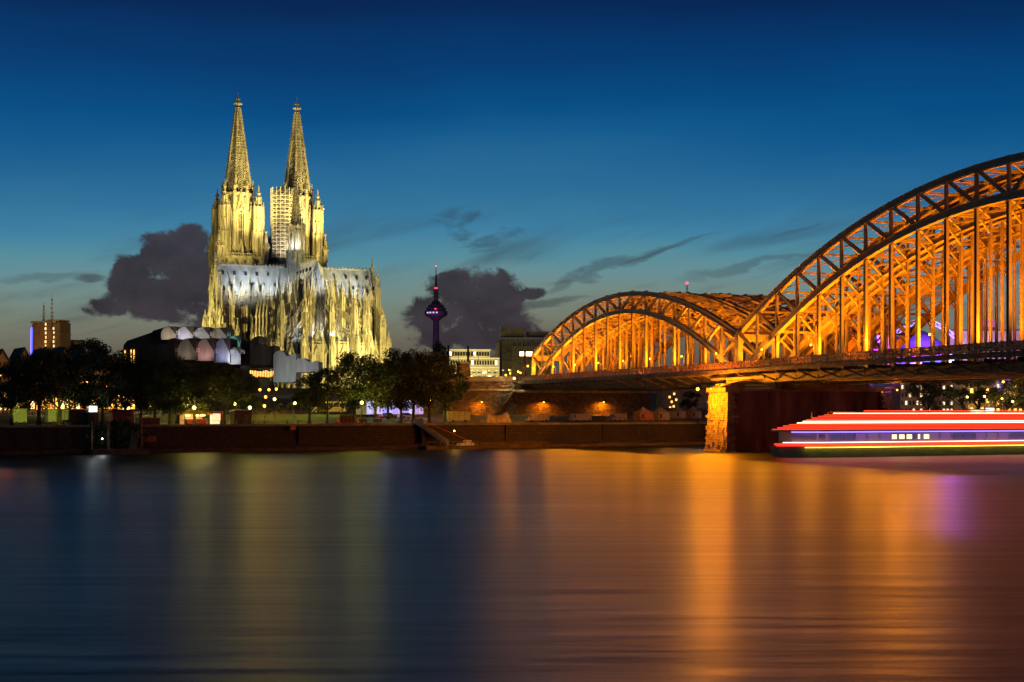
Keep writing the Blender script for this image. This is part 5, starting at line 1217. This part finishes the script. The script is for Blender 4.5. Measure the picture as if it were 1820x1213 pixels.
m = MB(); m.box(0, 0, .15, 1.55, .35, 1.1); m.build('lit_panel', emit('sign_panel', (.92, 1, .98), 4), r); m = MB(); m.box(0, .1, .08, 1.7, .35, 1.25); m.box(-.6, .1, -.12, .1, .1, .2); m.box(.6, .1, -.12, .1, .1, .2); m.build('frame', black, r)
light(tuple(r.location + Vector((.3, -.9, .6))), 160, (.85, .95, 1), radius=.3)
# food stall with yellow awning, red counter
r, s = place('food_stall', 346, 12, 'glowing food stall with a yellow awning and a red counter', 'stall'); w = 46 * s
m = MB()
for a, e in ((-w / 2, -1.6), (w / 2, -1.6), (-w / 2, 1.6), (w / 2, 1.6)): m.box(a, e, 0, .12, .12, 2.3)
m.build('post', black, r)
m = MB(); rf = [(-w / 2 - .5, -2.1, 2.2), (w / 2 + .5, -2.1, 2.2), (w / 2 + .5, 2.1, 2.2), (-w / 2 - .5, 2.1, 2.2)]; tp = [(-.6, 0, 3.5), (.6, 0, 3.5)]
m.quad(rf[0], rf[1], tp[1], tp[0]); m.quad(rf[2], rf[3], tp[0], tp[1]); m.quad(rf[1], rf[2], tp[1]); m.quad(rf[3], rf[0], tp[0])
for a, e in zip(rf, rf[1:] + rf[:1]): m.quad(a, e, (e[0], e[1], 1.95), (a[0], a[1], 1.95))
m.build('awning', ycanvas, r)
m = MB(); m.box(-.3, -1.5, 0, w * .82, .6, 1.05); m.build('counter', redp, r); m = MB(); m.box(-.3, -1.5, 1.05, w * .86, .8, .08); m.build('counter_top', white, r)
m = MB(); m.box(-.3, 1.4, 0, w * .9, .15, 2.2); m.build('back_wall', mat('warm_panel', (.6, .4, .2), .6, .2, 1), r)
for x in (-1.6, .3, 1.7): m = MB(); m.box(x, -.2, 1.75, .9, .2, .12); m.build('tube_lamp', emit('stall_tube', (1, .82, .45), 14), r)
light((-.8, -.6, 1.8), 170, (1, .66, .25), radius=.3, parent=r); light((1.4, -.6, 1.8), 130, (1, .66, .25), radius=.3, parent=r)
m = MB(); m.box(w * .52 + 1.4, -.6, 0, 1.9, 1.5, 2.2); m.build('lit_side_panel', emit('cream_panel', (1, .75, .42), 1.1), r)
r = trailer(374, 396, 14, 2.6, redp, 'small red wagon right of the glowing food stall'); q = onb(372, 5); light((q.x, q.y, 8.8), 160, (1, .7, .35), radius=.25)
# tables before the stall
for i, (px, lb) in enumerate(((322, 'slim beer table left of the food stall trunk'), (382, 'slim beer table before the red wagon'), (430, 'long slim table before the dark wooden hut'), (460, 'low table on the promenade under the lamp by the hut'), (520, 'low round-topped table on the lit promenade strip'))):
    r, s = place('beer_table', px, 5.5, lb, 'table', 'tables along the quay edge'); m = MB(); m.box(0, 0, .74, 3.2, .6, .06); m.build('table_top', wood, r)
    for x in (-1.2, 1.2): m = MB(); m.box(x, 0, 0, .08, .5, .74); m.build('leg', black, r)
# marquee, violet lit
r, s = place('marquee', 693, 46, 'long white marquee glowing violet and blue behind the trees', 'tent'); w = 112 * s
m = MB(); m.box(0, 0, .8, w, 6, 3.6)
m.build('tent_wall', mat('marquee_canvas', (.45, .45, .55), .8, .2, .6), r)
for i in range(11):
    m = MB(); m.box(-w / 2 + w * (i + .5) / 11, -3.05, .9, w / 11 * .93, .1, 3.4); m.build('tent_panel', emit('violet_panel_%d' % (i % 4), [(.5, .55, 1), (.56, .48, .95), (.62, .50, .9), (.44, .46, 1)][i % 4], [.75, .5, .62, .38][i % 4]), r)
m = MB(); m.hexa([(-w / 2 - .3, -3.3, 4.4), (w / 2 + .3, -3.3, 4.4), (w / 2 + .3, 3.3, 4.4), (-w / 2 - .3, 3.3, 4.4), (-w / 2, -.1, 6.2), (w / 2, -.1, 6.2), (w / 2, .1, 6.2), (-w / 2, .1, 6.2)]); m.build('tent_roof', mat('grey_canvas', (.3, .28, .33), .8, .2, .6), r)
for i in range(13): m = MB(); m.ball(-w / 2 + w * (i + .5) / 13, -3.45, 4.35, .14, 6, 4); m.build('string_bulb', E_or if i % 2 else E_redb, r)
light((-w * .3, -6, 3.0), 700, (.55, .6, 1), radius=.5, parent=r); light((w * .2, -6, 3.0), 600, (.6, .5, 1), radius=.5, parent=r)
# coach
r, s = place('coach', 581, 78, 'cream coach parked on the road behind the spreading plane tree', 'bus', rz=QA - .35)
L = 10.2; body = MB(); body.box(0, 0, .45, L, 2.5, 1.25); body.box(-.1, 0, 2.75, L - .2, 2.4, .45); ob = body.build('body', mat('coach_cream', (.68, .62, .30), .35, .1, 1), r)
m = MB(); m.box(-.1, 0, 1.7, L - .35, 2.42, 1.05); m.build('window', mat('coach_glass', (.10, .12, .14), .1, .2, 1), r)
m = MB()
for i in range(7): m.box(-L / 2 + .2 + i * (L - .4) / 6, 0, 1.68, .14, 2.46, 1.1)
m.build('pillar', mat('coach_cream', (0, 0, 0)), r)
for x in (-L * .3, L * .36):
    for y in (-1.15, 1.15):
        m = MB(); m.fr(0, 0, -.15, .5, .15, .5, 16); m.v = [(x + a, y + z_, .5 + e) for a, e, z_ in m.v]; wl2 = m.build('wheel', black, r)
        m = MB(); m.fr(0, 0, -.17, .25, .17, .25, 10); m.v = [(x + a, y + z_, .5 + e) for a, e, z_ in m.v]; m.build('rim', white, wl2)
m = MB(); m.box(L / 2, -1.35, 2.1, .25, .25, .6); m.build('mirror', black, r)
q = onb(570, 60); light((q.x, q.y, q.z + 7), 3500, (1, .88, .18), radius=.3)
# cars behind the boxes
def car(px, bb, m_, label, rz=0.0, lights_=None):
    r, s = place('parked_car', px, bb, label, 'car', 'cars parked below the marquee', QA + rz); b_ = MB(); b_.box(0, 0, .3, 4.3, 1.75, .55, 0, .97); b_.build('body', m_, r)
    c = MB(); c.hexa([(-1.5, -.8, .85), (1.1, -.8, .85), (1.1, .8, .85), (-1.5, .8, .85), (-1.1, -.65, 1.42), (.5, -.65, 1.42), (.5, .65, 1.42), (-1.1, .65, 1.42)]); c.build('cabin', darkglass, r)
    for x in (-1.3, 1.35):
        for y in (-.8, .8): m = MB(); m.fr(0, 0, -.1, .32, .1, .32, 12); m.v = [(x + a, y + z_, .32 + e) for a, e, z_ in m.v]; m.build('wheel', black, r)
    for y in (-.6, .6): m = MB(); m.box(-2.16, y, .6, .06, .35, .15); m.build('tail_light', emit('tail_red', (1, .05, .02), 3), r)
    for y in (-.6, .6): m = MB(); m.box(2.13, y, .55, .06, .35, .15); m.build('headlight', E_winw, r)
carp = [mat('car_black', (.03, .03, .035), .3, .2, 1), mat('car_blue', (.03, .05, .16), .3, .2, 1), mat('car_silver', (.35, .36, .38), .3, .2, 1)]
for px, bb, k, lb, rz in ((636, 52, 0, 'black car parked with its tail lamps toward the bright lamp', 1.9), (656, 54, 1, 'dark blue car parked left of the pale forked trunk', .2), (690, 40, 0, 'black car parked before the middle of the marquee', .1), (722, 40, 2, 'silver car parked before the right end of the marquee', .15), (240, 66, 2, 'silver car parked beyond the tree trunks before the museum corner', 0), (268, 66, 1, 'dark blue car parked beyond the trunks under the museum sheds', 0)): car(px, bb, carp[k], lb, rz)
# small clutter on the quay edge
for px, lb in ((600, 'orange warning barrel left of the stacked dark boxes'), (635, 'orange warning barrel right of the stacked dark boxes')):
    r, s = place('warning_barrel', px, 5, lb, 'barrel', 'orange barrels on the quay edge'); m = MB(); m.fr(0, 0, 0, .36, 1.25, .26, 12); m.build('body', orangep, r); m = MB(); m.fr(0, 0, .45, .345, .62, .335, 12); m.fr(0, 0, .85, .315, .98, .305, 12); m.build('band', white, r); m = MB(); m.fr(0, 0, -.02, .5, .1, .48, 12); m.build('foot', black, r)
for i, (px, lb) in enumerate(((609, 'left dark red board leaning in the stack between the barrels'), (616, 'middle dark red board in the stack between the barrels'), (623, 'right dark red board in the stack between the barrels'))):
    r, s = place('upright_crate', px, 5.5, lb, 'crate', 'upright crates between the barrels'); m = MB(); m.box(0, 0, 0, .9, .9, 1.9); m.build('body', wood, r); m = MB()
    m.box(0, -.47, .1, .92, .06, .14); m.box(0, -.47, 1.7, .92, .06, .14); m.box(0, -.47, .1, .1, .06, 1.7)
    m.build('batten', redp, r)
for px, lb in ((645, 'dark bench right of the warning barrels'), (120, 'dark bench before the wide pale green trailer'), (672, 'dark bench under the pale forked tree'), (225, 'dark bench beside the plants at the landing'), (745, 'pale railing-like bench under the right-hand trees')):
    r, s = place('bench', px, 5, lb, 'bench', 'benches on the quay edge'); m = MB(); m.box(0, 0, .42, 1.9, .45, .07); m.build('seat', wood, r); m = MB(); m.box(0, .22, .6, 1.9, .06, .4); m.build('backrest', wood, r)
    for x in (-.75, .75): m = MB(); m.box(x, 0, 0, .08, .4, .44); m.build('leg', black, r)
def bike(px, bb, lb):
    r, s = place('bicycle', px, bb, lb, 'bicycle', 'bicycles left on the quay edge')
    for x in (-.52, .52): m = MB(); m.tube([(x + .33 * math.cos(t * .524), 0, .34 + .33 * math.sin(t * .524)) for t in range(13)], .025, 5); m.build('wheel', black, r)
    m = MB(); m.tube([(-.52, 0, .34), (-.1, 0, .34), (.38, 0, .8), (-.18, 0, .85), (-.1, 0, .34)], .025, 5); m.tube([(.52, 0, .34), (.38, 0, .95)], .025, 5); m.tube([(-.52, 0, .34), (-.18, 0, .85)], .02, 5); m.build('frame', steel, r)
    m = MB(); m.tube([(.36, -.25, .98), (.38, 0, .96), (.36, .25, .98)], .02, 5); m.build('handlebar', black, r); m = MB(); m.box(-.2, 0, .9, .24, .14, .06); m.build('saddle', black, r)
bike(96, 6, 'bicycle leaning before the tree with forked limbs'); bike(112, 6.4, 'bicycle parked between the forked tree and the brown kiosk'); bike(676, 5, 'bicycle parked under the pale forked tree')
# quay marks: signs, ladders, iron stair line, plants by the landing
for px, py, w_, h_, m_, lb in ((521, 761, 1.35, .85, orangep, 'small orange plate on the quay wall below the lawn'), (264, 781, 3.3, 1.25, mat('rust_plate', (.30, .10, .05), .7, .3, 1), 'large rust-red plate low on the quay wall right of the landing'), (189, 784, 3.2, 1.1, mat('rust_plate', (0, 0, 0)), 'rust-red plate low on the quay wall left of the landing')):
    q = onb(px, -.5); z = CZ + (HY - py) / F * q.y; r = thing('wall_plate', (q.x, q.y, z), QA, lb, 'plate'); m = MB(); m.box(0, 0, -h_ / 2, w_, .12, h_); m.build('plate', m_, r); m = MB()
    for a in (-w_ / 2 + .08, w_ / 2 - .08): m.box(a, -.08, -h_ / 2, .06, .06, h_)
    m.build('edge', steel_d, r)
r = thing('quay_steps', qpt(91, -1.2, 0), QA, 'thin iron-railed steps slanting down the quay wall right of the barrels', 'stairs')
a0 = at(657, 754, 330); m = MB(); m.hexa([(-1.5, 0, 0), (13, 0, 0), (13, 1.4, 0), (-1.5, 1.4, 0), (-1.5, 0, 5.4), (-1.0, 0, 5.4), (-1.0, 1.4, 5.4), (-1.5, 1.4, 5.4)]); m.build('flight', darkstone, r)
m = MB(); m.tube([(-1.2, -.1, 6.2), (12.4, -.1, .9)], .07, 5); m.tube([(-1.2, -.1, 5.6), (-1.2, -.1, 6.3)], .05, 5); m.build('handrail', mat('rail_red', (.45, .14, .07), .5, .2, 1), r)
# left landing: pontoon with gangway and weedy growth
r, s = place('landing_stage', 210, -5, 'dark steel landing stage with a gangway against the quay on the left', 'pontoon'); r.location.z = 0
m = MB(); m.box(0, 0, -.3, 11, 4, 1.1); m.box(0, 0, .8, 11.2, 4.2, .15); m.build('float', steel_d, r)
m = MB(); m.beam((3, .5, .9), (5.5, 5.5, 5.7), 1.3, .25); m.beam((2.4, .4, 1.9), (4.9, 5.4, 6.7), .1, .1); m.beam((3.6, .5, 1.9), (6.1, 5.5, 6.7), .1, .1)
for i in range(6): q = Vector((2.4, .4, .95)).lerp(Vector((4.9, 5.4, 5.75)), i / 5); m.box(q.x, q.y, q.z, .07, .07, 1.0)
m.build('gangway', steel, r)
for x in (-4.8, -1.6, 4.9): m = MB(); m.fr(x, 1.2, -1, .26, 6.4, .26, 8); m.build('mooring_pile', steel_d, r)
m = MB(); m.ball(-3.4, -1.2, 3.0, .14, 6, 4); m.build('lamp_bulb', emit('cold_bulb', (.8, .8, 1), 10), r)
m = MB(); m.tube([(-3.4, -1.2, .9), (-3.4, -1.2, 2.9)], .06, 5); m.build('lamp_post', black, r)
light((-3.4, -1.4, 3.1), 60, (.8, .85, 1), radius=.15, parent=r)
pl = thing('creeper', tuple(onb(213, -.9).xy) + (0,), QA, 'bushy creeper hanging down the quay wall beside the left landing', 'plant'); m = MB()
for i in range(2600):
    x = rnd.gauss(0, 2.3); z = 1.6 + rnd.random() ** .7 * 5.2 - abs(x) * .35; q = Vector((x, rnd.uniform(-.6, .5), max(.6, z))); n1 = Vector((rnd.gauss(0, 1), rnd.gauss(0, 1), rnd.gauss(0, 1))).normalized(); n2 = n1.orthogonal().normalized(); n3 = n1.cross(n2); s_ = .2 + .25 * rnd.random(); m.quad(q - n2 * s_, q - n3 * s_ * .6, q + n2 * s_, q + n3 * s_ * .6)
m.build('leaves', leaf_y, pl); m = MB()
for i in range(7): m.tube([(i * .6 - 2, .4, 0), (i * .55 - 1.8, .3, 3), (i * .5 - 1.5, .2, 5)], .06, 5, .02)
m.build('stem', bark, pl)
# right landing under the bridge ramp
r, s = place('jetty', 797, -5.5, 'low floating jetty with a steep covered gangway and an orange lamp', 'pontoon'); r.location.z = 0
m = MB(); m.box(0, 0, -.3, 13, 4.2, .95); m.box(0, 0, .65, 13.2, 4.4, .12); m.build('float', steel_d, r)
m = MB(); a, e = Vector((.5, 1.2, .9)), Vector((-5.2, 6, 5.8)); m.beam(a, e, 1.5, .25); sd = Vector((0, 0, 1.0))
for o_ in (Vector((-.55, -.6, 0)), Vector((.55, .6, 0))):
    m.beam(a + o_ + sd, e + o_ + sd, .1, .1); m.beam(a + o_ + sd * .5, e + o_ + sd * .5, .06, .5)
    for i in range(7): q = (a + o_).lerp(e + o_, i / 6); m.box(q.x, q.y, q.z, .07, .07, 1.0)
m.build('gangway', mat('galvanised_grey', (.32, .32, .28), .6, .2, 1), r)
m = MB(); m.fr(1.2, -.5, .6, .09, 4.0, .06, 6); m.build('lamp_post', black, r); m = MB(); m.ball(1.2, -.5, 4.0, .2, 8, 5); m.build('lamp_bulb', E_or, r); light((1.2, -.7, 4.0), 340, (1, .45, .07), radius=.2, parent=r)
m = MB(); m.box(4.3, 0, .75, 3.6, 1.9, .55, 0, .9); m.box(4.8, 0, 1.3, 1.4, 1.3, .6); m.build('work_skiff', white, r)
m = MB()
for i in range(9): m.box(-6.2 + i * 1.55, -2.05, .7, .07, .07, 1.0)
m.beam((-6.2, -2.05, 1.7), (6.2, -2.05, 1.7), .06, .06); m.build('guard_rail', steel, r)
# things stored below the bridge wall
r = trailer(790, 834, 24, 2.7, mat('pale_container', (.42, .38, .22), .7, .2, .5), 'long pale container at the foot of the ramp wall')
r, s = place('tarpaulin_heap', 880, 8, 'canvas-covered heap with a raised corner on the quay below the ramp', 'tarpaulin'); m = MB(); NX, NY = 22, 8
w = 54 * s
def tz(u, v): return max(.05, (1.7 + .25 * math.sin(u * 9) + .9 * max(0, u - .75) * 4 * .9) * (1 - abs(v * 2 - 1) ** 3) * min(1, u * 9) * min(1.0, (1.02 - u) * 14) + .12 * math.sin(u * 30 + v * 9))
for i in range(NX):
    for j in range(NY): m.quad(*[((u - .5) * w, (v - .5) * 3.4, tz(u, v)) for u, v in ((i / NX, j / NY), ((i + 1) / NX, j / NY), ((i + 1) / NX, (j + 1) / NY), (i / NX, (j + 1) / NY))])
m.build('tarpaulin', canvas, r, True); m = MB()
for i in range(6): m.tube([(-w / 2 + w * i / 5, -1.8, .05), (-w / 2 + w * i / 5 + .3, -1.2, 1.2)], .04, 4)
m.build('lashing', wood, r)
def van(px, bb, L, m_, label):
    r, s = place('parked_van', px, bb, label, 'van', 'vans parked below the bridge wall'); m = MB(); m.box(.3, 0, .4, L * .72, 2.0, 1.7); m.hexa([(-L / 2, -1, .4), (-L * .2, -1, .4), (-L * .2, 1, .4), (-L / 2, 1, .4), (-L * .36, -.9, 1.9), (-L * .2, -.95, 2.05), (-L * .2, .95, 2.05), (-L * .36, .9, 1.9)]); m.build('body', m_, r)
    m = MB(); m.box(-L * .3, 0, 1.15, L * .14, 1.98, .6); m.build('window', darkglass, r)
    for x in (-L * .3, L * .28):
        for y in (-.9, .9): m = MB(); m.fr(0, 0, -.1, .36, .1, .36, 12); m.v = [(x + a, y + z_, .36 + e) for a, e, z_ in m.v]; m.build('wheel', black, r)
    m = MB(); m.box(L * .42, 0, .4, .3, 1.9, .25); m.build('bumper', black, r)
van(955, 22, 7.5, mat('van_cream', (.5, .42, .3), .5, .15, 1), 'cream box van under the first orange wall lamp'); van(1032, 22, 6.6, mat('van_cream', (0, 0, 0)), 'cream box van between the two orange wall lamps'); van(1098, 22, 5.2, mat('van_grey', (.25, .22, .2), .5, .15, 1), 'small grey van right of the second orange wall lamp')
def pavilion(px, bb, w_, h_, m_, label):
    r, s = place('pavilion_tent', px, bb, label, 'tent', 'pointed pavilion tents between abutment and pier'); w = w_
    m = MB(); m.box(0, 0, 0, w, 3.2, h_); m.build('tent_wall', m_, r)
    m = MB(); n_ = 6
    for i in range(n_):
        f0, f1 = (1 - i / n_) ** 1.7, (1 - (i + 1) / n_) ** 1.7; z0, z1 = h_ + 1.7 * i / n_, h_ + 1.7 * (i + 1) / n_
        p0 = [(a * w * .54 * f0, e * 1.75 * f0, z0) for a, e in ((-1, -1), (1, -1), (1, 1), (-1, 1))]; p1 = [(a * w * .54 * f1, e * 1.75 * f1, z1) for a, e in ((-1, -1), (1, -1), (1, 1), (-1, 1))]
        for k in range(4): m.quad(p0[k], p0[(k + 1) % 4], p1[(k + 1) % 4], p1[k])
    m.build('tent_roof', canvas, r); m = MB(); m.box(-w * .3, -1.63, .5, .6, .06, 1.2); m.build('window', black, r)
for px, w_, h_, lb in ((1143, 4.2, 2.1, 'reddish pointed tent first beside the dark bridge abutment'), (1174, 3.6, 2.2, 'pale pointed tent beside the reddish one'), (1204, 3.6, 1.9, 'low pale tent second from the river pier'), (1232, 3.4, 2.0, 'pointed orange-lit tent closest to the river pier')): pavilion(px, 30 if px < 1200 else 36, w_, h_, canvas if px != 1143 else mat('red_canvas', (.5, .2, .1), .8, .2, .6), lb)
q = onb(1185, 18); light((q.x, q.y, q.z + 5.5), 600, (1, .28, .008), radius=.3); q = onb(880, -1); light((q.x + 2, q.y - 1, 9.5), 800, (1, .28, .008), radius=.3)
rf_ = thing('quay_railing', qpt(160, 1.0, 5.64), QA, 'thin railing along the quay edge below the bridge', 'railing'); m = MB()
for i in range(40): m.box(i * 1.5 - 20, 0, 0, .06, .06, 1.05)
for z in (.5, 1.02): m.beam((-20, 0, z), (39, 0, z), .05, .05)
m.build('bar', steel_d, rf_); m = MB(); m.box(9.5, .1, 0, 59, .08, .1); m.build('foot_rail', steel_d, rf_)

# ------------------------------------------------------------------ the bank north of the bridge (seen below the deck)
r = house('lit_pavilion', 1712, 1770, 664, 520, 10, mat('amber_facade', (.4, .28, .12), .6, .3, .4), 'glazed pavilion with a red lit roof edge and white masts under the bridge', 'building', base=7, rot=R(4), floors=4, cols=6, wins=.6, wm_=E_win)
m = MB(); m.box(-1.2, -1.2, 17.5, 9, 3, 1.0); m.build('neon_roof', E_red, r)
for x in (-4.9, 5.2, 7.5): m = MB(); m.tube([(x, -2.5, 0), (x * 1.0, -2.5, 19)], .18, 6); m.build('mast', white, r)
m = MB(); m.tube([(1.5, -2.6, 0), (6.4, -2.6, 18)], .15, 6); m.tube([(8.5, -2.6, 0), (6.6, -2.6, 18)], .15, 6); m.build('raking_mast', white, r)
m = MB()
for i in range(12): m.box(5.0 + i * .5, -1.5, 8, .12, .2, 10)
m.build('violet_fin', E_viol, r)
r = house('bank_hall', 1600, 1715, 668, 545, 12, mat('hall_wall', (.3, .22, .14), .7, .3, .4), 'low hall with pale lit upper windows behind the spreading bank tree', 'building', base=7, rot=R(2), floors=5, cols=17, wins=.4, wm_=emit('hall_glow', (1, .78, .45), 1.5))
m = MB(); m.extr([(-13, 16.5), (-12, 18), (-9, 19.2), (-4, 19.6), (-4, 16.8)], (0, -1.5, 0), (1, 0, 0), (0, 0, 1), (0, 1, 0), 2); m.build('white_canopy', emit('canopy_glow', (1, .78, .7), 1.0), r)
m = MB(); m.box(4, -1.4, 16.6, 11, 1, .5); m.build('neon_strip', E_red, r)
house('amber_block', 1768, 1850, 664, 540, 10, mat('amber_facade', (0, 0, 0)), 'amber lit block behind the trees at the right edge under the bridge', 'building', base=7, rot=R(2), floors=5, cols=8, wins=.75, wm_=E_win)
for px, w_, h_, em, lb in ((1668, 9.5, 2.6, .7, 'long pale lit stall under the spreading bank tree'), (1740, 4.5, 3.0, 1.6, 'white lit kiosk under the blue awning on the bank'), (1762, 2.6, 3.6, 2.4, 'bright white booth right of the blue awning kiosk')):
    q = at(px, 733, 415); r = thing('lit_kiosk', (q.x, q.y, 5.7), R(12), lb, 'kiosk', 'lit kiosks on the bank under the bridge'); m = MB(); m.box(0, 0, 0, w_, 2.4, .7); m.box(0, 1.1, .7, w_, .2, h_ - .7); m.build('counter', white, r); m = MB(); m.box(0, .8, .8, w_ * .94, .3, h_ - 1.0); m.build('lit_panel', emit('kiosk_glow_%d' % px, (1, .9, .68), em), r); m = MB(); m.box(0, -.3, h_, w_ * 1.1, 3.4, .35); m.build('awning', bluep, r)
    light((0, -1.5, h_ - .4), 900, (1, .85, .55), radius=.3, parent=r)
GN = 'lamps on the bank under the bridge'
for px, py, k, lb, pw in ((1781, 709, 'o', 'bright orange lamp before the trees at the right edge', 700), (1783, 679, 'o', 'high orange lamp in the amber lit crown', 500), (1750, 705, 'w', 'warm lamp beside the white lit kiosk', 500), (1719, 706, 'w', 'warm lamp under the red lit pavilion', 300), (1690, 671, 'c', 'cold white lamp glowing just under the bridge deck', 500), (1800, 714, 'w', 'warm lamp low behind the bow of the boat at the right edge', 400)):
    lamp(px, py, 0, k, lb, pw, GN, Y=420, base=5.6, r=.3)
m_sky = thing('far_shore_block', (*at(1305, 733, 560).xy, 6), R(12), 'low lit building seen through the slot above the pier top', 'building')
m = MB(); m.box(0, 0, 0, 60, 8, 15.5); m.build('wall', mat('hall_wall', (0, 0, 0)), m_sky)
for i in range(16): m = MB(); m.box(-8 + i * 2.3, -4.05, 13.0, 1.6, .12, 1.1); m.build('window', E_winw if i % 3 else E_win, m_sky)

# ------------------------------------------------------------------ excursion boat; its red and white strips stand in for moving light trails
BA = math.atan2(26, 58)
bo = thing('excursion_boat', (46.6, 264.5, 0), BA, 'long white excursion boat with red, white and violet light trails drawn as strips along its decks', 'boat')
BL = 78.0; hw = 4.6
def hull_w(x): return hw * min(1, (x / 9.0)) ** .55 if x > 0 else 0
def plan(x0, x1, inset, n=16, f=1.0):
    left = []; right = []
    for i in range(n + 1):
        x = x0 + (x1 - x0) * (i / n) ** 1.6; w_ = max(.05, (hull_w(x) - inset)) * f; left.append((x, w_)); right.append((x, -w_))
    return right + left[::-1]
m = MB(); pa = plan(1.6, BL, 0, f=.86); pb2 = plan(0, BL, 0); k = len(m.v); n_ = len(pa)
m.v += [(*p_, -.6) for p_ in pa] + [(*p_, 2.0) for p_ in pb2]
for i in range(n_): j = (i + 1) % n_; m.f.append((k + i, k + j, k + n_ + j, k + n_ + i))
m.f.append(tuple(k + n_ + i for i in range(n_))); hull = m.build('hull', mat('boat_hull', (.50, .44, .22), .3, .1, .5), bo)
m = MB(); m.prism(plan(.0, BL, -.05), 1.95, 2.15); m.build('rubbing_strake', redp, bo)
m = MB(); m.prism(plan(3.4, BL, .55), 2.15, 4.6); m.build('saloon', mat('boat_white', (.45, .36, .46), .4, .12, .6), bo)
for i in range(25):
    x0 = 7.6 + i * 2.8; m = MB(); m.hexa([(x0, -(hull_w(x0) - .5), 2.9), (x0 + 2.7, -(hull_w(x0 + 2.7) - .5), 2.9), (x0 + 2.7, -(hull_w(x0 + 2.7) - .7), 2.9), (x0, -(hull_w(x0) - .7), 2.9), (x0, -(hull_w(x0) - .5), 4.2), (x0 + 2.7, -(hull_w(x0 + 2.7) - .5), 4.2), (x0 + 2.7, -(hull_w(x0 + 2.7) - .7), 4.2), (x0, -(hull_w(x0) - .7), 4.2)])
    k = (i * 7 + i * i) % 5; m.build('saloon_window', emit('saloon_glow_%d' % k, [(.34, .15, .42), (.28, .16, .46), (.42, .16, .36), (.22, .14, .40), (.40, .20, .40)][k], [.42, .3, .5, .24, .36][k]), bo)
for i in range(24): m = MB(); x = 10 + i * 2.8; m.box(x, -(hull_w(x) - .45), 2.8, .18, .1, 1.5); m.build('window_post', mat('boat_white', (0, 0, 0)), bo)
m = MB(); m.prism(plan(1.0, BL, .15), 4.6, 4.8); m.build('upper_deck', mat('boat_white', (0, 0, 0)), bo)
m = MB()
for i in range(5): x = 24.6 + i * 1.75 + (i > 2) * .5; m.box(x, -(hull_w(x) - .44), 3.15, 1.1 if i != 3 else .35, .12, .8)
m.build('lit_window', E_win2, bo)
def strip(x0, x1, z, off, r, m_, name, par=bo):
    mb = MB(); pts = []
    for i in range(17): x = x0 + (x1 - x0) * (i / 16) ** 1.7; pts.append((x, -(max(.15, hull_w(x)) + off), z))
    mb.tube(pts, r, 6); return mb.build(name, m_, par)
strip(1.6, BL, 2.62, .0, .075, E_wstrip, 'white_light_strip'); strip(.4, BL, 2.32, .06, .13, E_red, 'red_light_strip'); strip(.6, BL, 2.08, .1, .10, E_red, 'red_light_strip')
strip(3.0, BL, 4.5, -.1, .11, E_viol, 'violet_light_strip')
for i in range(11):
    z = 5.0 + i * .29; x0 = .2 + 9.6 * (i / 10) ** 1.15
    if i in (4, 5, 10): strip(x0 + (.9 if i == 10 else .4), BL, z, -.12, .07, E_wstrip, 'white_light_strip')
    else: strip(x0, BL, z, -.12, .10 if i % 3 else .075, E_red if i % 3 else emit('ember_strip', (1, .12, .02), 1.2), 'red_light_strip')
m = MB(); pts0 = []
for i in range(17):
    x = .2 + (BL - .2) * (i / 16) ** 1.7; top = 4.85 + 3.1 * min(1, max(0, (x - .2) / 9.6)) ** .9; pts0.append((x, -(max(.1, hull_w(x)) - .2), 4.8, top))
for a, e in zip(pts0, pts0[1:]): m.hexa([(a[0], a[1], a[2]), (e[0], e[1], e[2]), (e[0], e[1] + .15, e[2]), (a[0], a[1] + .15, a[2]), (a[0], a[1], a[3]), (e[0], e[1], e[3]), (e[0], e[1] + .15, e[3]), (a[0], a[1] + .15, a[3])])
m.build('backing_screen', mat('red_screen', (.55, .05, .03), .6, .15, 1), bo)  # added red backing that fills the glowing band between the strips
m = MB(); m.prism(plan(16, BL, .9), 8.0, 8.25); m.build('canopy', mat('red_screen', (0, 0, 0)), bo)
strip(18, BL, 8.35, -.8, .09, E_red, 'red_light_strip')
m = MB()
for i in range(18): x = 12 + i * 3.7; m.box(x, hull_w(x) - .7, 4.8, .12, .12, 3.3)
m.build('canopy_post', white, bo)
for x in (8, 26, 48): light((x, hull_w(x) + 1.0, 7), 420, (1, .12, .03), radius=.6, parent=bo)

strip(5, BL, 1.74, .5, .06, emit('hull_glow', (.9, .75, .08), 5.0), 'added_hull_glow')  # added glowing strip to brighten the otherwise unlit hull
for px, Y, z, c, pw in ((1640, 500, 14, (1, .75, .45), 9000), (1735, 488, 12, (1, .5, .15), 9000), (1800, 500, 13, (1, .55, .15), 9000)): q = at(px, 733, Y); light((q.x, q.y, z), pw, c, radius=.6)  # added warm fill in front of the bank buildings, without fixtures

for x, z in ((-27, 3.4), (-25.6, 3.9), (-26.4, 5.6), (-24.6, 6.4), (-27.2, 7.4), (-25.4, 8.6)): m = MB(); m.box(x, -4.05, z, .7, .12, .8); m.build('window', E_win, m_sky)

light(at(1688, 612, 546), 24000, (.5, .08, 1), radius=.8)

light((*at(775, 733, 2515).xy, 70), 9000, (1, .10, .08), radius=2); light((*at(771, 733, 2500).xy, 168), 14000, (.55, .18, 1), radius=2)  # added red and violet fill to lift the dark telecom tower
